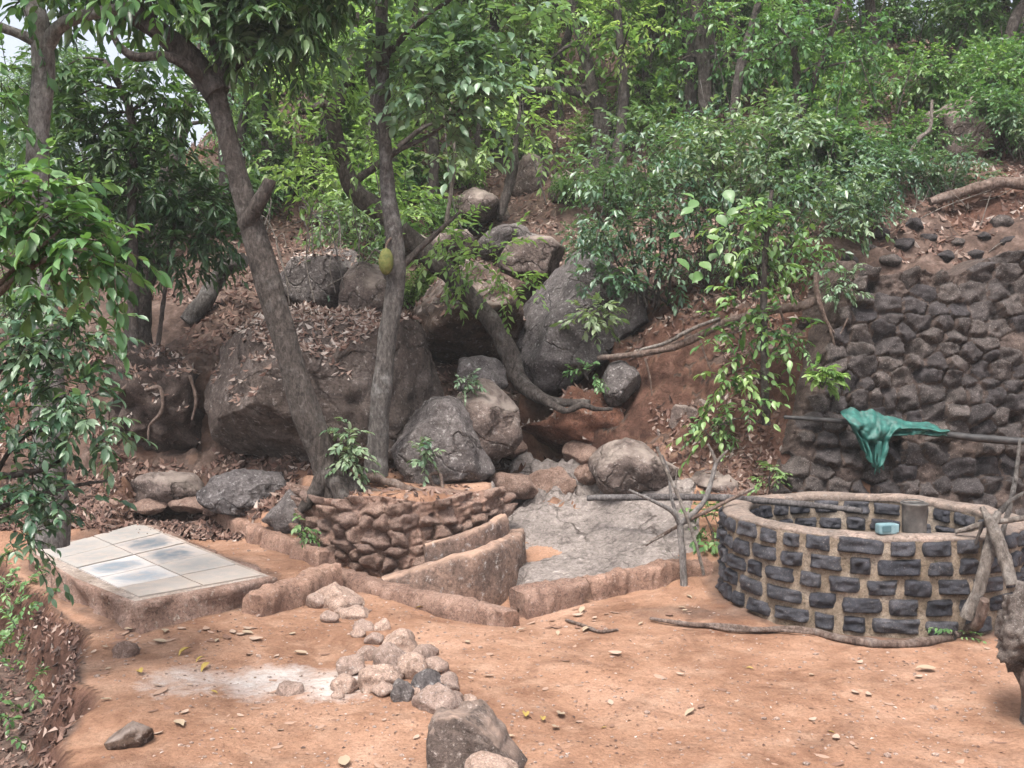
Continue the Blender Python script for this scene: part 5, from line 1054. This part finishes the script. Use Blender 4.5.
# small plants on the ground
def tuft(label, px, py, hgt, rpx, S, kind, Y=None, name='small_plant', scaleL=.6, base=.6, h_=None):
    p = on(px, py) if Y is None else at(px, py, Y); t = thing(name, label, 'plant', p); r = rpx / FPX * p[1]; mb = MB()
    for k in range(3): tube(mb, [p, p + np.array([rng.normal() * r * .3, 0, hgt * .5]), p + np.array([rng.normal() * r * .5, 0, hgt])], [.007, .006, .003], 10, 5, cap=False)
    mb.build('stems', M['darkbark'], t); crown(t, [(p + np.array([0, 0, hgt * f]), (r * (1.1 - .5 * f), r * .8, hgt * .22), S // 3, base) for f in (.3, .6, .9)], kind, True, scaleL, 'foliage', lscale=.5 if kind != 'lime' else .22)
tuft('bushy green seedling between the two trunks on the terrace', 348, 476, .48, 15, 36, 'blue', 10.35, scaleL=.7, base=.8)
tuft('slim green seedling at the foot of the pointed grey boulder', 426, 468, .28, 10, 15, 'blue', 10.85, scaleL=.65)
tuft('small leafy seedling in the shade of the wedged grey block', 465, 395, .2, 14, 15, 'blue', 11.7)
tuft('bright lime seedling at the left end of the stone wall', 822, 388, .2, 18, 24, 'lime', 10.9, scaleL=.75)
tuft('green weed growing by the left foot of the stone wall', 770, 490, .28, 10, 15, 'mid', 10.95)
tuft('green weed behind the left side of the well', 708, 560, .5, 20, 36, 'mid', 10.3, scaleL=.75)
tuft('tiny green weed sprouting at the front foot of the well', 955, 640, .08, 6, 6, 'mid', 7.76, scaleL=.4)
tuft('tiny sprig on the edge of the concrete cover', 225, 594, .06, 8, 6, 'lime', scaleL=.4)
tuft('pale rosette plant clinging to the slanting grey slab', 598, 325, .25, 26, 24, 'pale', 12.6, scaleL=.8)
tuft('little plant on the ledge above the embedded grey stone', 588, 380, .14, 16, 12, 'mid', 12.3)
tuft('spray of leaves on the bank edge over the slanting slab', 610, 285, .2, 40, 30, 'blue', 12.7, scaleL=.9)
tuft('green weed left of the terrace stones in front of the dark rock', 300, 538, .16, 10, 9, 'mid', 10.0)
tuft('tufted weed at the top left end of the stone wall', 812, 275, .35, 24, 30, 'mid', 11.8)
tuft('leafy weed at the upper left shoulder of the stone wall', 838, 300, .3, 24, 30, 'blue', 11.45)
tuft('weed hanging over the red bank beside the stone wall', 792, 350, .25, 14, 15, 'mid', 11.2)
tuft('low leafy weed on the scree under the sapling', 712, 440, .25, 22, 27, 'mid', 11.5, base=.8)

# 8 background: copies of a few small trees and shrubs over the hillside
def proto_tree(name, label, h, kind, seed, nc, dense, scaleL, mat='bark', spread=1.3):
    r_ = np.random.default_rng(seed); t = thing(name, label, 'tree', (0, 0, 0)); mb = MB(); b = [np.zeros(3) - [0, 0, .3]]
    for k in range(1, 5): b.append(np.array([r_.normal() * .15 * k, r_.normal() * .15 * k, h * k / 4.4]))
    tube(mb, b, [.13, .11, .09, .07, .035], 30, 9, .2, 0, seed); P = spline(b, 40); cl = []
    for k in range(nc):
        f = r_.uniform(.38, 1.); p = P[int(f * 39)]; a = r_.uniform(0, 6.28); d = r_.uniform(.3, spread) * (1.25 - .6 * f)
        c = p + np.array([math.cos(a) * d, math.sin(a) * d, r_.uniform(.1, .7)]); tube(mb, [p, (p + c) / 2 + np.array([0, 0, .1]), c], [.035, .022, .008], 8, 5, .2, cap=False)
        cl.append((c, np.array([.55, .55, .38]) * r_.uniform(.7, 1.3), dense, .5))
    mb.build('trunk', M[mat], t); crown(t, cl, kind, False, scaleL, twigmat='bark'); return t
def proto_shrub(name, label, h, kind, seed, nc, dense, scaleL):
    r_ = np.random.default_rng(seed); t = thing(name, label, 'shrub', (0, 0, 0)); mb = MB(); cl = []
    for k in range(nc):
        a = r_.uniform(0, 6.28); d = r_.uniform(.1, .7) * h; c = np.array([math.cos(a) * d, math.sin(a) * d, r_.uniform(.35, 1.) * h]); tube(mb, [np.array([r_.normal() * .08, r_.normal() * .08, -.15]), c * .5 + r_.normal(size=3) * .08, c], [.016, .012, .005], 9, 5, .2, cap=False)
        cl.append((c, np.array([.3, .3, .22]) * h * r_.uniform(.7, 1.2), dense, .5))
    mb.build('stems', M['deadwood'], t); crown(t, cl, kind, False, scaleL, 'foliage', twigmat='deadwood'); return t
LT = {'a': 'tall airy lime green tree on the hillside', 'b': 'mid green leafy tree on the upper right hillside', 'c': 'blue green tree on the hillside', 'd': 'slim bare stemmed lime sapling on the hillside'}
pa_ = proto_tree('hillside_tree', LT['a'], 6.5, 'lime', 1, 34, 40, 1.05); pb_ = proto_tree('hillside_tree', LT['b'], 6.0, 'mid', 2, 34, 42, 1.1)
pc_ = proto_tree('hillside_tree', LT['c'], 5.5, 'blue', 3, 30, 36, 1.1); pd_ = proto_tree('hillside_tree', LT['d'], 5.0, 'lime', 4, 16, 24, 1.0)
LS = {'a': 'spreading lime green shrub on the leafy slope', 'b': 'bushy green shrub on the leafy slope', 'c': 'dull blue green shrub on the leafy slope', 'd': 'sparse pale leaved shrub on the leafy slope'}
sa_ = proto_shrub('hillside_shrub', LS['a'], 1.3, 'lime', 11, 12, 20, 1.1); sb_ = proto_shrub('hillside_shrub', LS['b'], 1.2, 'mid', 12, 12, 24, 1.1)
sc_ = proto_shrub('hillside_shrub', LS['c'], 1.3, 'blue', 13, 12, 24, 1.1); sdd = proto_shrub('hillside_shrub', LS['d'], 1.1, 'pale', 14, 9, 12, 1.0)
LT_ = 'thin bare trunked tree with a small high crown among the hillside trees'
pe_ = proto_tree('slender_hillside_tree', LT_, 7.5, 'lime', 7, 12, 26, 1.0, 'darkbark', 1.0)
used = set()
def plant(proto, px, Y, sc, group):
    x = (px - 512) / FPX * Y; z = hz(x, Y); loc = (x, Y, z - .05); a = rng.uniform(0, 6.28)
    if proto.name not in used:
        used.add(proto.name); proto.location = loc; proto.rotation_euler = (0, 0, a); proto.scale = (sc, sc, sc); proto['group'] = group; return
    dup(proto, loc, a, sc, None, group, (rng.normal() * .06, rng.normal() * .06))
GT = {pa_.name: 'lime green hillside trees', pb_.name: 'mid green hillside trees', pc_.name: 'blue green hillside trees', pd_.name: 'slim lime hillside saplings'}
for px, Y, k, s in [(300, 24, 'a', 1.0), (360, 21, 'a', .9), (430, 20, 'd', 1), (420, 26, 'a', 1.1), (480, 23, 'a', 1), (500, 30, 'a', 1.2), (540, 26, 'a', 1.), (590, 31, 'a', 1.1), (630, 24, 'a', 1.), (660, 29, 'a', 1.2), (690, 22, 'd', 1.1), (340, 29, 'a', 1.2), (390, 33, 'a', 1.3), (450, 34, 'a', 1.3), (560, 36, 'a', 1.3), (620, 37, 'a', 1.3), (700, 33, 'a', 1.3), (250, 27, 'a', 1.1), (215, 24, 'c', .8), (70, 20, 'c', .75), (20, 22, 'b', .7),
        (740, 22, 'b', .9), (770, 26, 'b', 1.1), (800, 21, 'b', .9), (870, 19, 'b', .85), (1000, 18.5, 'b', .85), (1020, 24, 'b', 1.1), (760, 31, 'a', 1.2), (1060, 20, 'b', 1), (720, 27, 'a', 1.1), (330, 18, 'd', 1.), (560, 21, 'd', .9), (600, 25, 'd', 1), (650, 20, 'd', 1.), (395, 17.5, 'd', .8), (230, 19, 'd', 1), (985, 25, 'b', .7)]:
    p = {'a': pa_, 'b': pb_, 'c': pc_, 'd': pd_}[k]; plant(p, px, Y, s, GT[p.name])
for i in range(34):
    px = rng.uniform(230, 1010); Y = rng.uniform(16.5, 27)
    if 500 < px < 600 and Y < 20: continue
    plant(pe_, px, Y, rng.uniform(.6, 1.05), 'slender hillside trees')
GS = {sa_.name: 'lime green shrubs on the slope', sb_.name: 'green shrubs on the slope', sc_.name: 'blue green shrubs on the slope', sdd.name: 'sparse pale shrubs on the slope'}
for i in range(120):
    px = rng.uniform(0, 1050); Y = 14 + 14 * rng.random() ** 1.2
    if 395 < px < 625 and Y < 21: continue
    if px < 330 and (Y < 15.5 or rng.random() < .35): continue
    if px > 850 and Y < 17: continue
    if px > 680 and rng.random() < .35: continue
    k = rng.choice(4, p=[.15, .3, .4, .15] if (px < 300) else ([.45, .25, .1, .2] if px < 680 else [.1, .55, .25, .1]))
    p = [sa_, sb_, sc_, sdd][k]; plant(p, px, Y, rng.uniform(.6, 1.15), GS[p.name])
for px, Y, k, s in [(905, 15.4, 1, .7), (940, 14.4, 2, .6), (985, 15.5, 1, .8), (880, 14.5, 2, .7), (1020, 15, 2, .7), (850, 13.9, 2, .6), (960, 16.4, 1, .9), (1000, 16.8, 1, .9), (900, 17, 1, .9), (830, 15, 1, .8), (428, 15.4, 0, .35), (445, 17.2, 1, .45), (470, 18.8, 0, .5), (575, 17.6, 1, .45), (590, 19.5, 0, .55), (500, 20.5, 0, .6), (535, 19.8, 1, .4), (410, 16.4, 1, .5), (610, 17, 1, .6), (455, 16.2, 3, .4), (412, 15, 0, .35), (600, 15.5, 2, .5)]:
    p = [sa_, sb_, sc_, sdd][k]; plant(p, px, Y, s, GS[p.name])

# 9 dry vines and leafless stems
vn = 0
def vine(pts, r, mat, label, group=None):
    mb = MB(); tube(mb, pts, [r, r * .9, r * .5], 26, 5, .1, 0, int(rng.integers(99)), cap=False); o = mb.build('dry_vine', M[mat], loc=pts[0]); tag(o, label, 'vine', group)
for i in range(16):
    px = rng.uniform(270, 375); Y = rng.uniform(13.0, 14.6); b0 = at(px, rng.uniform(285, 310), Y); top = at(px + rng.uniform(-30, 30), rng.uniform(190, 240), Y + .2)
    vine([b0, (b0 + top) / 2 + rng.normal(size=3) * .15, top, top + np.array([rng.normal() * .4, 0, -.2])], .009, 'bark2' if i % 2 else 'deadwood', 'thin leafless vine tangled above the huge boulder', 'dry vines above the huge boulder')
for i in range(75):
    px = rng.uniform(20, 1000); Y = rng.uniform(14.5, 23); x = (px - 512) / FPX * Y; b0 = np.array([x, Y, hz(x, Y)]); top = b0 + np.array([rng.normal() * .5, 0, rng.uniform(1.2, 3.2)])
    vine([b0, (b0 + top) / 2 + rng.normal(size=3) * .15, top], .012, 'bark2' if i % 2 else 'bark', 'thin leafless stem standing on the wooded slope', 'bare stems on the wooded slope')
for i in range(14):
    px = rng.uniform(850, 1020); Y = rng.uniform(12.3, 15.5); x = (px - 512) / FPX * Y; b0 = np.array([x, Y, hz(x, Y)]); top = b0 + np.array([rng.normal() * .5, -.1, rng.uniform(.15, .6)])
    vine([b0, (b0 + top) / 2 + rng.normal(size=3) * .06, top], .008, 'deadwood', 'dry twig lying on the litter above the stone wall', 'dry twigs above the stone wall')
simple('fallen_branch', 'pale dead branch lying across bushes near the top right rock', 'branch', [at(908, 158, 15), at(918, 140, 15), at(930, 128, 15), at(932, 100, 15)], [.03, .035, .03, .02], M['deadwood'], 24, 7, .2, 3)
simple('fallen_branch', 'long exposed root below the earth cut at the right edge', 'root', [at(930, 202, 14), at(955, 194, 14), at(985, 186, 14), at(1005, 182, 14), at(1040, 186, 14)], [.05, .07, .08, .08, .08], M['root'], 24, 8, .25, 4)
for o in bpy.data.objects:
    if '_loc' in o.keys(): del o['_loc']
